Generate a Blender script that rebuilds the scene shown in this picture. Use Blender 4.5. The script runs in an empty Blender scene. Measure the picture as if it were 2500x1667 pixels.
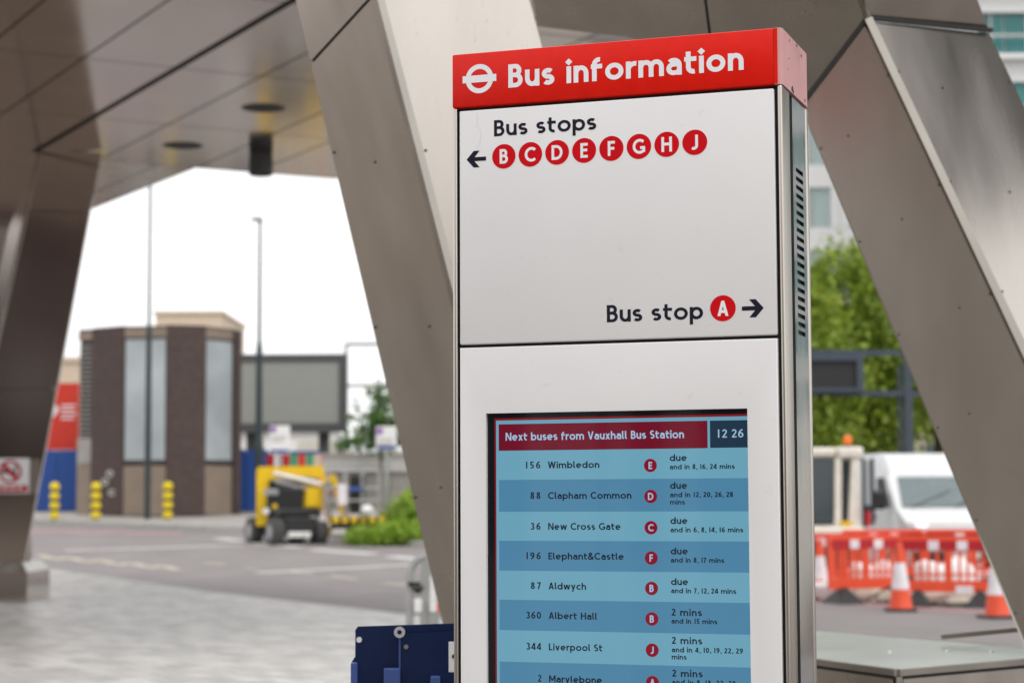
import bpy, bmesh, math, random
import numpy as np
from mathutils import Vector, Matrix
random.seed(7); rng = np.random.default_rng(11)
SC = bpy.context.scene; COL = SC.collection
R = math.radians

# ------------------------------------------------------------------ camera, sky, sun, exposure
EYE = Vector((0, 0, 1.5)); PITCH, ROLL = R(4.5), R(0.251)
fw = Vector((0, math.cos(PITCH), math.sin(PITCH))); up0 = Vector((0, -math.sin(PITCH), math.cos(PITCH))); rt0 = Vector((1, 0, 0))
rt = rt0*math.cos(ROLL) - up0*math.sin(ROLL); up = up0*math.cos(ROLL) + rt0*math.sin(ROLL)
cd = bpy.data.cameras.new('camera'); cam = bpy.data.objects.new('camera', cd); COL.objects.link(cam)
cd.sensor_width = 36; cd.lens = 70; cd.clip_start = .1; cd.clip_end = 4000
m = Matrix((rt, up, -fw)).transposed().to_4x4(); m.translation = EYE; cam.matrix_world = m
cd.dof.use_dof = True; cd.dof.focus_distance = 4.42; cd.dof.aperture_fstop = 4.3; cd.dof.aperture_blades = 0
SC.camera = cam

SUN_EL, SUN_AZ = R(52), R(150)          # high, behind the camera and to the right; heavy cloud
world = bpy.data.worlds.new('World'); SC.world = world; world.use_nodes = True
nt = world.node_tree; nt.nodes.clear()
def wn(t): return nt.nodes.new(t)
out = wn('ShaderNodeOutputWorld'); bg = wn('ShaderNodeBackground'); sky = wn('ShaderNodeTexSky'); sky.sky_type = 'NISHITA'
sky.sun_disc = False; sky.sun_elevation = SUN_EL; sky.sun_rotation = SUN_AZ; sky.dust_density = 4; sky.air_density = 1.0
tc = wn('ShaderNodeTexCoord'); nz = wn('ShaderNodeTexNoise'); nz.inputs['Scale'].default_value = 2.2; nz.inputs['Detail'].default_value = 5
mp = wn('ShaderNodeMapping'); mp.inputs['Scale'].default_value = (1, 1, 2.6)
rmp = wn('ShaderNodeMapRange'); rmp.inputs[1].default_value = .3; rmp.inputs[2].default_value = .7; rmp.inputs[3].default_value = 11.0; rmp.inputs[4].default_value = 15.5
cmb = wn('ShaderNodeCombineColor'); mix = wn('ShaderNodeMix'); mix.data_type = 'RGBA'; mix.inputs[0].default_value = .88
L = nt.links.new
L(tc.outputs['Generated'], mp.inputs[0]); L(mp.outputs[0], nz.inputs['Vector']); L(nz.outputs['Fac'], rmp.inputs[0])
for i in range(3): L(rmp.outputs[0], cmb.inputs[i])
L(sky.outputs[0], mix.inputs[6]); L(cmb.outputs[0], mix.inputs[7]); L(mix.outputs[2], bg.inputs[0]); L(bg.outputs[0], out.inputs[0])
bg.inputs[1].default_value = 0.1
sd = bpy.data.lights.new('sun', 'SUN'); sd.energy = 1.0; sd.angle = R(25); sd.color = (1, .96, .9)
sun = bpy.data.objects.new('sun', sd); COL.objects.link(sun)
sv = Vector((math.sin(SUN_AZ)*math.cos(SUN_EL), math.cos(SUN_AZ)*math.cos(SUN_EL), math.sin(SUN_EL)))
sun.rotation_euler = sv.to_track_quat('Z', 'Y').to_euler(); sun.location = (0, -5, 30)
vs = SC.view_settings; vs.view_transform = 'Standard'; vs.look = 'None'; vs.gamma = 1; vs.exposure = 0.14; vs.use_curve_mapping = False

# ------------------------------------------------------------------ where a picture point lies in the place
F = 4861.; K = 2500/2352
def ray(px, py):
    return rt*((px*K - 1250)/F) - up*((py*K - 833.5)/F) + fw
def P(px, py, Y):                        # point seen at (px, py), Y metres ahead
    d = ray(px, py); return EYE + d*(Y/d.y)
def zg(y):                               # the street rises gently away from the station
    t = max(0., min(y, 66.) - 30.); return .0008*t*t
def Gd(px, py, lift=0.):                 # ground point seen at (px, py)
    d = ray(px, py); lo, hi = 4., 66.; k = d.z/d.y
    for _ in range(50):
        Y = (lo+hi)/2
        if 1.5+k*Y > zg(Y)+lift: lo = Y
        else: hi = Y
    q = EYE + d*(Y/d.y); q.z = zg(Y) + lift; return q
ROAD = -.06

# ------------------------------------------------------------------ materials
def mat(name, col, rough=.6, metal=0., var=.12, scale=6., bump=0., bscale=40., rvar=.1, stretch=(1, 1, 1), coat=0., emit=None, estr=1., spec=None, rand=0., dirt=0., bdetail=4., attr=0.):
    M = bpy.data.materials.new(name); M.use_nodes = True; t = M.node_tree; b = t.nodes['Principled BSDF']
    N = t.nodes.new; ln = t.links.new
    tcn = N('ShaderNodeTexCoord'); mpn = N('ShaderNodeMapping'); mpn.inputs['Scale'].default_value = stretch
    ln(tcn.outputs['Object'], mpn.inputs[0])
    n1 = N('ShaderNodeTexNoise'); n1.inputs['Scale'].default_value = scale; n1.inputs['Detail'].default_value = 6; ln(mpn.outputs[0], n1.inputs['Vector'])
    mr = N('ShaderNodeMapRange'); mr.inputs[1].default_value = .25; mr.inputs[2].default_value = .75; mr.inputs[3].default_value = 1-var; mr.inputs[4].default_value = 1+var
    ln(n1.outputs['Fac'], mr.inputs[0])
    val = mr.outputs[0]
    if rand:
        oi = N('ShaderNodeObjectInfo'); m2 = N('ShaderNodeMapRange'); m2.inputs[3].default_value = 1-rand; m2.inputs[4].default_value = 1+rand
        ln(oi.outputs['Random'], m2.inputs[0]); mm = N('ShaderNodeMath'); mm.operation = 'MULTIPLY'; ln(val, mm.inputs[0]); ln(m2.outputs[0], mm.inputs[1]); val = mm.outputs[0]
    if attr:
        oa = N('ShaderNodeAttribute'); oa.attribute_name = 'tone'; m5 = N('ShaderNodeMapRange'); m5.inputs[3].default_value = 1-attr; m5.inputs[4].default_value = 1+attr
        ln(oa.outputs['Fac'], m5.inputs[0]); m6 = N('ShaderNodeMath'); m6.operation = 'MULTIPLY'; ln(val, m6.inputs[0]); ln(m5.outputs[0], m6.inputs[1]); val = m6.outputs[0]
    if dirt:
        n3 = N('ShaderNodeTexNoise'); n3.inputs['Scale'].default_value = 34.; n3.inputs['Detail'].default_value = 2; ln(mpn.outputs[0], n3.inputs['Vector'])
        m3 = N('ShaderNodeMapRange'); m3.inputs[1].default_value = .68; m3.inputs[2].default_value = .76; m3.inputs[3].default_value = 1; m3.inputs[4].default_value = 1-dirt
        ln(n3.outputs['Fac'], m3.inputs[0]); m4 = N('ShaderNodeMath'); m4.operation = 'MULTIPLY'; ln(val, m4.inputs[0]); ln(m3.outputs[0], m4.inputs[1]); val = m4.outputs[0]
    vm = N('ShaderNodeVectorMath'); vm.operation = 'SCALE'; vm.inputs[0].default_value = col[:3]; ln(val, vm.inputs['Scale']); ln(vm.outputs[0], b.inputs['Base Color'])
    r1 = N('ShaderNodeMapRange'); r1.inputs[3].default_value = max(.02, rough-rvar); r1.inputs[4].default_value = min(1, rough+rvar); ln(n1.outputs['Fac'], r1.inputs[0]); ln(r1.outputs[0], b.inputs['Roughness'])
    b.inputs['Metallic'].default_value = metal
    if coat: b.inputs['Coat Weight'].default_value = coat; b.inputs['Coat Roughness'].default_value = .06
    if spec is not None: b.inputs['Specular IOR Level'].default_value = spec
    if emit: b.inputs['Emission Color'].default_value = (*emit, 1); b.inputs['Emission Strength'].default_value = estr
    if bump:
        n2 = N('ShaderNodeTexNoise'); n2.inputs['Scale'].default_value = bscale; n2.inputs['Detail'].default_value = bdetail; ln(mpn.outputs[0], n2.inputs['Vector'])
        bp = N('ShaderNodeBump'); bp.inputs['Strength'].default_value = bump; bp.inputs['Distance'].default_value = .02; ln(n2.outputs['Fac'], bp.inputs['Height']); ln(bp.outputs[0], b.inputs['Normal'])
    return M
def screen_mat(name, c):                 # lit liquid-crystal picture behind its glossy pane
    return mat(name, (.006, .006, .008), .05, var=0, rvar=.02, emit=c, estr=1., spec=.35)
MT = {}
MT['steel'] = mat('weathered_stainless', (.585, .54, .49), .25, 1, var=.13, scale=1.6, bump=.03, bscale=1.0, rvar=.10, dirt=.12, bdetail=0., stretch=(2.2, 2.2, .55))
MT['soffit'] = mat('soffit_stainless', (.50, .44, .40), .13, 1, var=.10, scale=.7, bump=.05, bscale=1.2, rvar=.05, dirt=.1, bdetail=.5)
MT['plinth_top'] = mat('plinth_steel_sky_tint', (.62, .64, .60), .30, 1, var=.10, scale=2, rvar=.06)  # steel colour lightened and greened to carry mirrored trees and sky
MT['trim'] = mat('trim_stainless', (.42, .39, .35), .33, 1, var=.15, scale=3)
MT['post'] = mat('brushed_post', (.52, .48, .43), .30, 1, var=.12, scale=14, stretch=(1, 1, .08), rvar=.1)
MT['mirror'] = mat('polished_side_steel', (.42, .43, .42), .12, 1, var=.3, scale=9, stretch=(1, 1, .25), rvar=.1, dirt=.3)
MT['gap'] = mat('black_rubber', (.012, .012, .016), .6)
MT['dark'] = mat('dark_recess', (.02, .018, .016), .7)
MT['enamel'] = mat('white_enamel', (.745, .74, .745), .34, var=.03, scale=3, coat=.1, dirt=.05, rvar=.05)
MT['red'] = mat('red_enamel', (.72, .010, .003), .33, spec=.22, var=.06, scale=30, bump=.03, bscale=180, rvar=.06)
MT['faded'] = mat('faded_sheen_red_enamel', (.56, .28, .28), .45, var=.18, scale=9, bump=.05, bscale=60, rvar=.1, stretch=(1, 1, .5), dirt=.8)  # fading plus grazing sky reflection, both put into the paler red
MT['white_vinyl'] = mat('white_vinyl', (.82, .82, .86), .5, var=.03, spec=.2)
MT['ink'] = mat('black_vinyl', (.014, .013, .026), .55, spec=.12)
MT['disc'] = mat('red_vinyl', (.60, .002, .008), .55, var=.04, spec=.12)
MT['s_light'] = screen_mat('screen_light_row', (.125, .315, .42)); MT['s_dark'] = screen_mat('screen_dark_row', (.062, .195, .32))
MT['s_red'] = screen_mat('screen_red', (.135, .002, .014)); MT['s_clock'] = screen_mat('screen_clock', (.010, .030, .055))
MT['s_text'] = screen_mat('screen_text', (.002, .006, .015)); MT['s_pale'] = screen_mat('screen_pale_text', (.30, .45, .62)); MT['s_disc'] = screen_mat('screen_disc', (.20, .002, .014))
MT['s_off'] = screen_mat('screen_border', (.003, .003, .004)); MT['s_line'] = screen_mat('screen_red_line', (.17, .006, .01))
MT['paver'] = mat('pale_granite', (.45, .435, .415), .36, var=.18, scale=9, bump=.12, bscale=60, rand=.26)
MT['paver_far'] = mat('pale_granite_joined', (.45, .435, .415), .36, var=.18, scale=9, bump=.12, bscale=60, attr=.26)
MT['paving'] = mat('paving_joint', (.13, .115, .10), .7, var=.2, scale=14)
MT['kerb'] = mat('kerb_granite', (.36, .35, .33), .7, var=.15, scale=8, bump=.2, rand=.1)
MT['asphalt'] = mat('worn_asphalt', (.225, .205, .205), .85, var=.16, scale=.9, bump=.3, bscale=90)
MT['tarmac'] = mat('dark_asphalt', (.165, .135, .112), .8, var=.2, scale=.6, bump=.3, bscale=90)
MT['line'] = mat('road_paint', (.62, .60, .58), .7, var=.25, scale=5); MT['yline'] = mat('worn_yellow_paint', (.48, .43, .33), .7, var=.3, scale=5)
MT['rline'] = mat('red_road_paint', (.42, .22, .23), .7, var=.25, scale=4)
MT['brick'] = mat('dark_brown_brick', (.075, .052, .048), .85, var=.25, scale=5, bump=.4, bscale=25)
MT['tan'] = mat('tan_panel', (.25, .195, .155), .8, var=.12, scale=2); MT['frost'] = mat('frosted_glass', (.36, .40, .42), .16, var=.30, scale=.45, rvar=.08)
MT['cream'] = mat('cream_render', (.60, .49, .38), .8); MT['hoard_red'] = mat('red_hoarding', (.62, .035, .015), .55); MT['hoard_blue'] = mat('blue_hoarding', (.012, .07, .30), .55)
MT['white'] = mat('white_paint', (.78, .78, .78), .45, var=.05); MT['cwhite'] = mat('cream_paint', (.78, .74, .66), .5); MT['van'] = mat('van_paint', (.68, .69, .70), .3, var=.04, coat=.3)
MT['grey'] = mat('concrete', (.34, .32, .30), .85, var=.12, scale=2); MT['pale_grey'] = mat('pale_concrete', (.55, .54, .53), .8)
MT['bb_frame'] = mat('billboard_frame', (.07, .07, .075), .6); MT['bb_face'] = mat('billboard_face', (.27, .28, .255), .6, var=.05)
MT['pole'] = mat('dark_pole_paint', (.025, .04, .045), .5); MT['navy'] = mat('gantry_paint', (.045, .06, .085), .5); MT['black'] = mat('black_plastic', (.015, .015, .016), .5)
MT['tyre'] = mat('tyre_rubber', (.07, .07, .07), .85); MT['yellow'] = mat('yellow_paint', (.80, .52, .008), .4); MT['bolyel'] = mat('bollard_yellow', (.72, .55, .01), .5)
MT['grail'] = mat('galvanised', (.36, .365, .36), .5, .3); MT['orange'] = mat('orange_plastic', (.80, .085, .03), .5, var=.08); MT['bar_red'] = mat('red_reflective', (.45, .01, .02), .45)
MT['bar_white'] = mat('white_reflective', (.80, .76, .80), .45); MT['glassd'] = mat('vehicle_glass', (.05, .07, .075), .06, var=.1); MT['glassg'] = mat('teal_glass', (.03, .17, .17), .08, var=.3, scale=.3)
MT['windscreen'] = mat('tinted_windscreen', (.16, .20, .21), .08, var=.1)
MT['glassp'] = mat('pale_glass', (.42, .56, .54), .15, var=.12, scale=.3); MT['leaf'] = None
MT['blue'] = mat('navy_powder_coat', (.002, .013, .065), .42, spec=.3, var=.08, scale=20); MT['bluelite'] = mat('blue_plastic', (.05, .095, .30), .42, var=.1)
MT['bark'] = mat('bark', (.09, .07, .05), .9, var=.3); MT['rubble'] = mat('rubble', (.52, .47, .40), .9, var=.25, scale=3); MT['chrome'] = mat('bright_bolt', (.72, .72, .74), .3, .6)
MT['beacon'] = mat('amber_beacon', (.85, .20, .01), .3); MT['plate'] = mat('number_plate', (.75, .75, .72), .5); MT['purple'] = mat('purple_vinyl', (.30, .12, .42), .5); MT['green'] = mat('green_board', (.05, .3, .16), .6)
MT['pinkish'] = MT['soffit']
def leafmat(name, c, c2):
    M = bpy.data.materials.new(name); M.use_nodes = True; t = M.node_tree; b = t.nodes['Principled BSDF']; N = t.nodes.new
    at = N('ShaderNodeAttribute'); at.attribute_name = 'tone'; mx = N('ShaderNodeMix'); mx.data_type = 'RGBA'; mx.inputs[6].default_value = (*c, 1); mx.inputs[7].default_value = (*c2, 1)
    t.links.new(at.outputs['Fac'], mx.inputs[0]); t.links.new(mx.outputs[2], b.inputs['Base Color']); b.inputs['Roughness'].default_value = .5
    tr = N('ShaderNodeBsdfTranslucent'); t.links.new(mx.outputs[2], tr.inputs[0]); ms = N('ShaderNodeMixShader'); ms.inputs[0].default_value = .4
    t.links.new(b.outputs[0], ms.inputs[1]); t.links.new(tr.outputs[0], ms.inputs[2]); t.links.new(ms.outputs[0], t.nodes['Material Output'].inputs[0]); return M
MT['leaf'] = leafmat('plane_tree_leaf', (.125, .21, .015), (.34, .43, .05)); MT['leaf2'] = leafmat('shrub_leaf', (.17, .31, .025), (.42, .58, .08)); MT['leaf3'] = leafmat('sapling_leaf', (.05, .14, .03), (.14, .26, .06))

# ------------------------------------------------------------------ mesh helpers
class MB:
    def __init__(s): s.bm = bmesh.new()
    def box(s, x0, x1, y0, y1, z0, z1, bev=0, M=None, seg=2):
        c = Vector(((x0+x1)/2, (y0+y1)/2, (z0+z1)/2)); mm = Matrix.Translation(c) @ Matrix.Diagonal((abs(x1-x0), abs(y1-y0), abs(z1-z0), 1))
        if M: mm = M @ mm
        r = bmesh.ops.create_cube(s.bm, size=1, matrix=mm)
        if bev:
            es = {e for v in r['verts'] for e in v.link_edges}
            bmesh.ops.bevel(s.bm, geom=list(es), offset=bev, segments=seg, affect='EDGES', profile=.5)
        return s
    def cyl(s, p0, p1, r0, r1=None, n=14, caps=True):
        p0, p1 = Vector(p0), Vector(p1); r1 = r0 if r1 is None else r1; ax = (p1-p0); q = ax.to_track_quat('Z', 'Y')
        a = []; b = []
        for i in range(n):
            t = 2*math.pi*i/n; d = q @ Vector((math.cos(t), math.sin(t), 0)); a.append(s.bm.verts.new(p0+d*r0)); b.append(s.bm.verts.new(p1+d*r1))
        for i in range(n): s.bm.faces.new((a[i], a[(i+1) % n], b[(i+1) % n], b[i]))
        if caps: s.bm.faces.new(a[::-1]); s.bm.faces.new(b)
        return s
    def tube(s, pts, r, n=10):
        for i in range(len(pts)-1): s.cyl(pts[i], pts[i+1], r, r, n)
        for p in pts[1:-1]: s.ball(p, r*1.0, 8, 6)
        return s
    def lathe(s, prof, c=(0, 0, 0), n=20):   # prof: (radius, z)
        c = Vector(c); rings = []
        for r, z in prof: rings.append([s.bm.verts.new(c+Vector((max(r, 1e-4)*math.cos(2*math.pi*i/n), max(r, 1e-4)*math.sin(2*math.pi*i/n), z))) for i in range(n)])
        for a, b in zip(rings, rings[1:]):
            for i in range(n): s.bm.faces.new((a[i], a[(i+1) % n], b[(i+1) % n], b[i]))
        s.bm.faces.new(rings[0][::-1]); s.bm.faces.new(rings[-1]); return s
    def ball(s, c, r, u=12, v=8, sc=(1, 1, 1)):
        bmesh.ops.create_uvsphere(s.bm, u_segments=u, v_segments=v, radius=r, matrix=Matrix.Translation(c) @ Matrix.Diagonal((*sc, 1))); return s
    def prism(s, pts, vec):
        vec = Vector(vec); a = [s.bm.verts.new(Vector(p)) for p in pts]; b = [s.bm.verts.new(Vector(p)+vec) for p in pts]; n = len(a)
        s.bm.faces.new(a[::-1]); s.bm.faces.new(b)
        for i in range(n): s.bm.faces.new((a[i], a[(i+1) % n], b[(i+1) % n], b[i]))
        return s
    def loft(s, A, B, caps=True):
        a = [s.bm.verts.new(Vector(p)) for p in A]; b = [s.bm.verts.new(Vector(p)) for p in B]; n = len(a)
        for i in range(n): s.bm.faces.new((a[i], a[(i+1) % n], b[(i+1) % n], b[i]))
        if caps: s.bm.faces.new(a[::-1]); s.bm.faces.new(b)
        return s
    def poly(s, pts): s.bm.faces.new([s.bm.verts.new(Vector(p)) for p in pts]); return s
    def bar(s, p0, p1, w, h=None):           # square bar
        p0, p1 = Vector(p0), Vector(p1); h = h or w; ax = p1-p0; q = ax.to_track_quat('Z', 'Y').to_matrix().to_4x4()
        s.box(-w/2, w/2, -h/2, h/2, 0, ax.length, M=Matrix.Translation(p0) @ q); return s
    def build(s, name, mt, parent=None, world=False, smooth=False, kind=None):
        bmesh.ops.recalc_face_normals(s.bm, faces=s.bm.faces)
        me = bpy.data.meshes.new(name); s.bm.to_mesh(me); s.bm.free()
        if world and parent: me.transform(Matrix.Translation(-parent.location))
        me.materials.append(MT[mt] if isinstance(mt, str) else mt)
        if smooth: me.polygons.foreach_set('use_smooth', [True]*len(me.polygons)); me.set_sharp_from_angle(angle=R(35))
        o = bpy.data.objects.new(name, me); COL.objects.link(o)
        if parent: o.parent = parent
        if kind: o['kind'] = kind
        return o
def thing(name, label, cat, loc=(0, 0, 0), rotz=0, group=None):
    o = bpy.data.objects.new(name, None); COL.objects.link(o); o.location = loc; o.rotation_euler = (0, 0, rotz); o.empty_display_size = .2
    o['label'] = label; o['category'] = cat
    if group: o['group'] = group
    return o
def tag(o, label, cat, group=None):
    o['label'] = label; o['category'] = cat
    if group: o['group'] = group
    return o
def copy_tree(o, parent=None):
    c = o.copy(); COL.objects.link(c); c.parent = parent
    for ch in list(o.children): copy_tree(ch, c)
    return c
def pymesh(name, V, Fc, mt, parent=None, kind=None, tone=None):
    me = bpy.data.meshes.new(name); me.from_pydata(V, [], Fc); me.materials.append(MT[mt])
    if tone is not None:
        a = me.attributes.new('tone', 'FLOAT', 'POINT'); a.data.foreach_set('value', tone)
    o = bpy.data.objects.new(name, me); COL.objects.link(o)
    if parent: o.parent = parent
    if kind: o['kind'] = kind
    return o

# ------------------------------------------------------------------ the street: road sheet, pavements, paint
xs = [-900, -300, -100, -40] + list(np.linspace(-25, 25, 26)) + [40, 100, 300, 900]
ys = [-900, -200, -40, 0, 15, 30] + list(np.linspace(32, 66, 18)) + [80, 120, 250, 600, 1800]
V = [(x, y, zg(y)+ROAD) for y in ys for x in xs]; nx = len(xs)
road = pymesh('road', V, [(j*nx+i, j*nx+i+1, (j+1)*nx+i+1, (j+1)*nx+i) for j in range(len(ys)-1) for i in range(nx-1)], 'asphalt'); road['kind'] = 'structure'
KA, KB = Vector((-10.4, 43.0)), Vector((-1.3, 26.3)); kd = (KB-KA).normalized(); kn = Vector((-kd.y, kd.x))
if kn.y > 0: kn = -kn                       # towards the camera
def kpt(t, s): q = KA + kd*t + kn*s; return q.x, q.y
def strip(name, parts, mt, parent, z, kind=None):
    mb = MB()
    for A, B, w in parts:                   # painted strip from A to B, width w
        A, B = Vector(A), Vector(B); d = (B-A); n = max(1, int(d.length/2)); s = Vector((-d.y, d.x)).normalized()*(w/2)
        for i in range(n):
            a = A+d*(i/n); b = A+d*((i+1)/n)
            mb.poly([(q.x, q.y, zg(q.y)+z) for q in (a-s, b-s, b+s, a+s)])
    return mb.build(name, mt, parent, kind=kind)
# near pavement: bedding sheet, granite slabs, kerb stones
mb = MB(); N_T = 34
for i in range(N_T):
    t0, t1 = -40+i*3.0, -40+(i+1)*3.0
    for s0, s1 in ((0.16, 4), (4, 9), (9, 14)):
        q = [kpt(t0, s0), kpt(t1, s0), kpt(t1, s1), kpt(t0, s1)]
        mb.poly([(x, y, zg(y)-.012) for x, y in q])
bmesh.ops.remove_doubles(mb.bm, verts=mb.bm.verts, dist=1e-4)
pavement = mb.build('pavement', 'paving'); pavement['kind'] = 'structure'
def inframe(x, y, z, mgn=60):
    d = Vector((x, y, z))-EYE; w = d.dot(fw)
    if w < .5: return None
    px, py = 1250+F*d.dot(rt)/w, 833.5-F*d.dot(up)/w
    return (w, px, py) if -mgn < px < 1130+mgn and -mgn < py < 1667+mgn*2 else None
slabs = []; SL, SW = .42, .21
for j in range(0, 66):
    for i in range(-80, 200):
        t = i*SL + (SL/2 if j % 2 else 0); s = .18+SW/2+j*SW; x, y = kpt(t, s)
        if y < 12: continue
        f = inframe(x, y, zg(y))
        if f: slabs.append((f[0], x, y))
slabs.sort(); rotk = math.atan2(kd.y, kd.x)
vars_ = []
for k in range(4):
    b = MB().box(-SL/2+.006, SL/2-.006, -SW/2+.006, SW/2-.006, -.03, 0, bev=.006, seg=1); me = None
    o = b.build('paving_slab', 'paver', pavement); vars_.append(o.data); bpy.data.objects.remove(o)
for n, (w, x, y) in enumerate(slabs[:300]):
    o = bpy.data.objects.new('paving_slab', vars_[n % 4]); COL.objects.link(o); o.parent = pavement
    o.location = (x, y, zg(y)+random.uniform(-.003, .003)); o.rotation_euler = (random.uniform(-.006, .006), random.uniform(-.006, .006), rotk)
mb = MB()
for w, x, y in slabs[300:]:
    mb.box(-SL/2+.006, SL/2-.006, -SW/2+.006, SW/2-.006, -.03, 0, M=Matrix.Translation((x, y, zg(y)+random.uniform(-.003, .003))) @ Matrix.Rotation(rotk, 4, 'Z') @ Matrix.Rotation(random.uniform(-.006, .006), 4, 'X'))
o = mb.build('paving_slab', 'paver_far', pavement, kind='stuff'); ta = o.data.attributes.new('tone', 'FLOAT', 'POINT'); ta.data.foreach_set('value', np.repeat(rng.random(len(o.data.vertices)//8), 8).astype(np.float32))
kb = MB().box(-.45, .45, -.075, .075, -.12, 0, bev=.012, seg=1).build('kerb_stone', 'kerb', pavement); kme = kb.data; bpy.data.objects.remove(kb)
for i in range(-4, 30):
    x, y = kpt(i*.91, .08); o = bpy.data.objects.new('kerb_stone', kme); COL.objects.link(o); o.parent = pavement; o.location = (x, y, zg(y)+.001); o.rotation_euler = (0, 0, rotk)
# bus lane behind the island, unseen; added dark to dim the steel's reflections
mb = MB(); mb.poly([(*kpt(-60, 14.02), ROAD+.006), (*kpt(70, 14.02), ROAD+.006), (*kpt(70, 48), ROAD+.006), (*kpt(-60, 48), ROAD+.006)])
lane = mb.build('bus_lane', 'tarmac'); lane['kind'] = 'structure'
# far pavement beyond the road, with a kerb
fk = [Vector((-40, 66)), Gd(-60, 1196, ROAD).xy, Gd(70, 1201, ROAD).xy, Gd(350, 1213, ROAD).xy, Gd(550, 1220, ROAD).xy, Gd(690, 1230, ROAD).xy, Gd(796, 1238, ROAD).xy, Gd(990, 1257, ROAD).xy, Vector((1.5, 46)), Vector((3.5, 60)), Vector((40, 64))]
mb = MB()
for a, b in zip(fk, fk[1:]):
    for i in range(8):
        def pp(q, f): y = q.y+f*(130-q.y); return (q.x*(1+f*1.2), y, zg(y)+.07)
        f0, f1 = (i/8)**3, ((i+1)/8)**3
        mb.poly([pp(a, f0), pp(b, f0), pp(b, f1), pp(a, f1)])
bmesh.ops.remove_doubles(mb.bm, verts=mb.bm.verts, dist=1e-4)
farp = mb.build('far_pavement', 'grey'); farp['kind'] = 'structure'
for a, b in zip(fk[1:], fk[2:9]):
    d = b-a; n = max(1, round(d.length/1.2)); ang = math.atan2(d.y, d.x)
    for i in range(n):
        q = a+d*((i+.5)/n); o = MB().box(-d.length/n/2+.006, d.length/n/2-.006, -.14, .03, -.1, .078, bev=.015, seg=1).build('kerb_stone', 'kerb', farp)
        o.location = (q.x, q.y, zg(q.y)); o.rotation_euler = (0, 0, ang)
def gx(px, py): return Gd(px, py, ROAD).xy
strip('white_line', [(gx(150, 1264), gx(560, 1251), .34)], 'line', road, ROAD+.004)
strip('white_line', [(gx(590, 1315), gx(1000, 1293), .32)], 'line', road, ROAD+.004)
for a, b in (((500, 1236), (560, 1242)), ((590, 1247), (690, 1256)), ((720, 1262), (860, 1272)), ((895, 1277), (1010, 1288))): strip('dashed_line', [(gx(*a), gx(*b), .45)], 'line', road, ROAD+.004)
strip('red_line', [(gx(60, 1219), gx(420, 1226), .6)], 'rline', road, ROAD+.004)
for i in range(9):                          # worn yellow lettering and zigzag beside the station kerb
    a = (90+i*36, 1277+i*3.2+(5 if i % 2 else -3)); strip('yellow_mark', [(gx(*a), gx(a[0]+30, a[1]+(-6 if i % 2 else 8)), .22)], 'yline', road, ROAD+.004)
for a, b in (((470, 1291), (520, 1296)), ((560, 1303), (590, 1306)), ((670, 1312), (720, 1318)), ((760, 1322), (820, 1330)), ((880, 1338), (960, 1346))): strip('yellow_mark', [(gx(*a), gx(*b), .16)], 'yline', road, ROAD+.004)
strip('red_line', [(gx(1780, 1372), gx(2420, 1418), .34)], 'rline', road, ROAD+.004)

# ------------------------------------------------------------------ station canopy over the left and above the camera
ZS = 6.8; SO = Vector((-4.932, 31.708)); sa = Vector((math.sin(R(-28.4)), math.cos(R(-28.4)))); sb = Vector((sa.y, -sa.x))
def S(a, b, z=ZS): q = SO+sa*a+sb*b; return Vector((q.x, q.y, z))
canopy = thing('station_canopy', 'folded stainless steel bus station canopy with wide soffit panels overhead', 'canopy', S(-6, -1, 0))
av = [-14.3, -10.65, -7.0, -3.38, 0.]; bv = [-7.6, -6.4, -5.2, -4.03, -2.85, -1.75, -.16, .83, 2.3]
for i in range(len(av)-1):
    for j in range(len(bv)-1):
        a0, a1, b0, b1 = av[i], av[i+1], bv[j], bv[j+1]
        if a0 < -22 and (b0 < -9 ): continue
        g = .014; gb0 = .055 if abs(b0+2.85) < .01 else g; gb1 = .055 if abs(b1+2.85) < .01 else g
        ga1 = 0 if a1 == 0 else g
        mb = MB(); c = [S(a0+g, b0+gb0), S(a1-ga1, b0+gb0), S(a1-ga1, b1-gb1), S(a0+g, b1-gb1)]
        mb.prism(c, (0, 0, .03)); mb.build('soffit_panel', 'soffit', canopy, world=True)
mb = MB(); mb.prism([S(-14.3, -7.6, ZS+.032), S(.02, -7.6, ZS+.032), S(.02, 2.3, ZS+.032), S(-14.3, 2.3, ZS+.032)], (0, 0, .55)); mb.build('roof_deck', 'dark', canopy, world=True)
for b0, b1 in ((-2.85, -1.75), (-1.75, -.78), (-.78, -.14)):     # outer bay folds up a little
    mb = MB(); mb.prism([S(.03, b0+.012), S(8.2, b0+.012, ZS+.12), S(8.2, b1-.012, ZS+.12), S(.03, b1-.012)], (0, 0, .03)); mb.build('soffit_panel', 'steel', canopy, world=True)
mb = MB(); mb.prism([S(.03, -4.6, ZS+.034), S(8.2, -4.6, ZS+.154), S(8.2, -.14, ZS+.154), S(.03, -.14, ZS+.034)], (0, 0, .5)); mb.build('roof_deck', 'dark', canopy, world=True)
for a, b in ((-5.12, -.99), (-1.86, -1.01)):
    c = S(a, b); dl = MB().lathe([(.30, -.006), (.30, .0), (.235, .0), (.235, -.006)], c, 28); d = dl.build('downlight', 'black', canopy, world=True, smooth=True)
    mb = MB().lathe([(.001, -.009), (.245, -.009), (.245, -.004), (.001, -.004)], c, 28); mb.build('lens', 'dark', d, smooth=True).data.transform(Matrix.Translation(-canopy.location))
for i in range(2):                           # unseen bay to the right, soffit coloured dark to deepen the right leg's reflection
    for j in range(3): MB().box(2.95+i*1.6, 4.54+i*1.6, 7.2+j*1.3, 8.49+j*1.3, 4.3, 4.33).build('soffit_panel', 'bb_frame', canopy, world=True)
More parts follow.
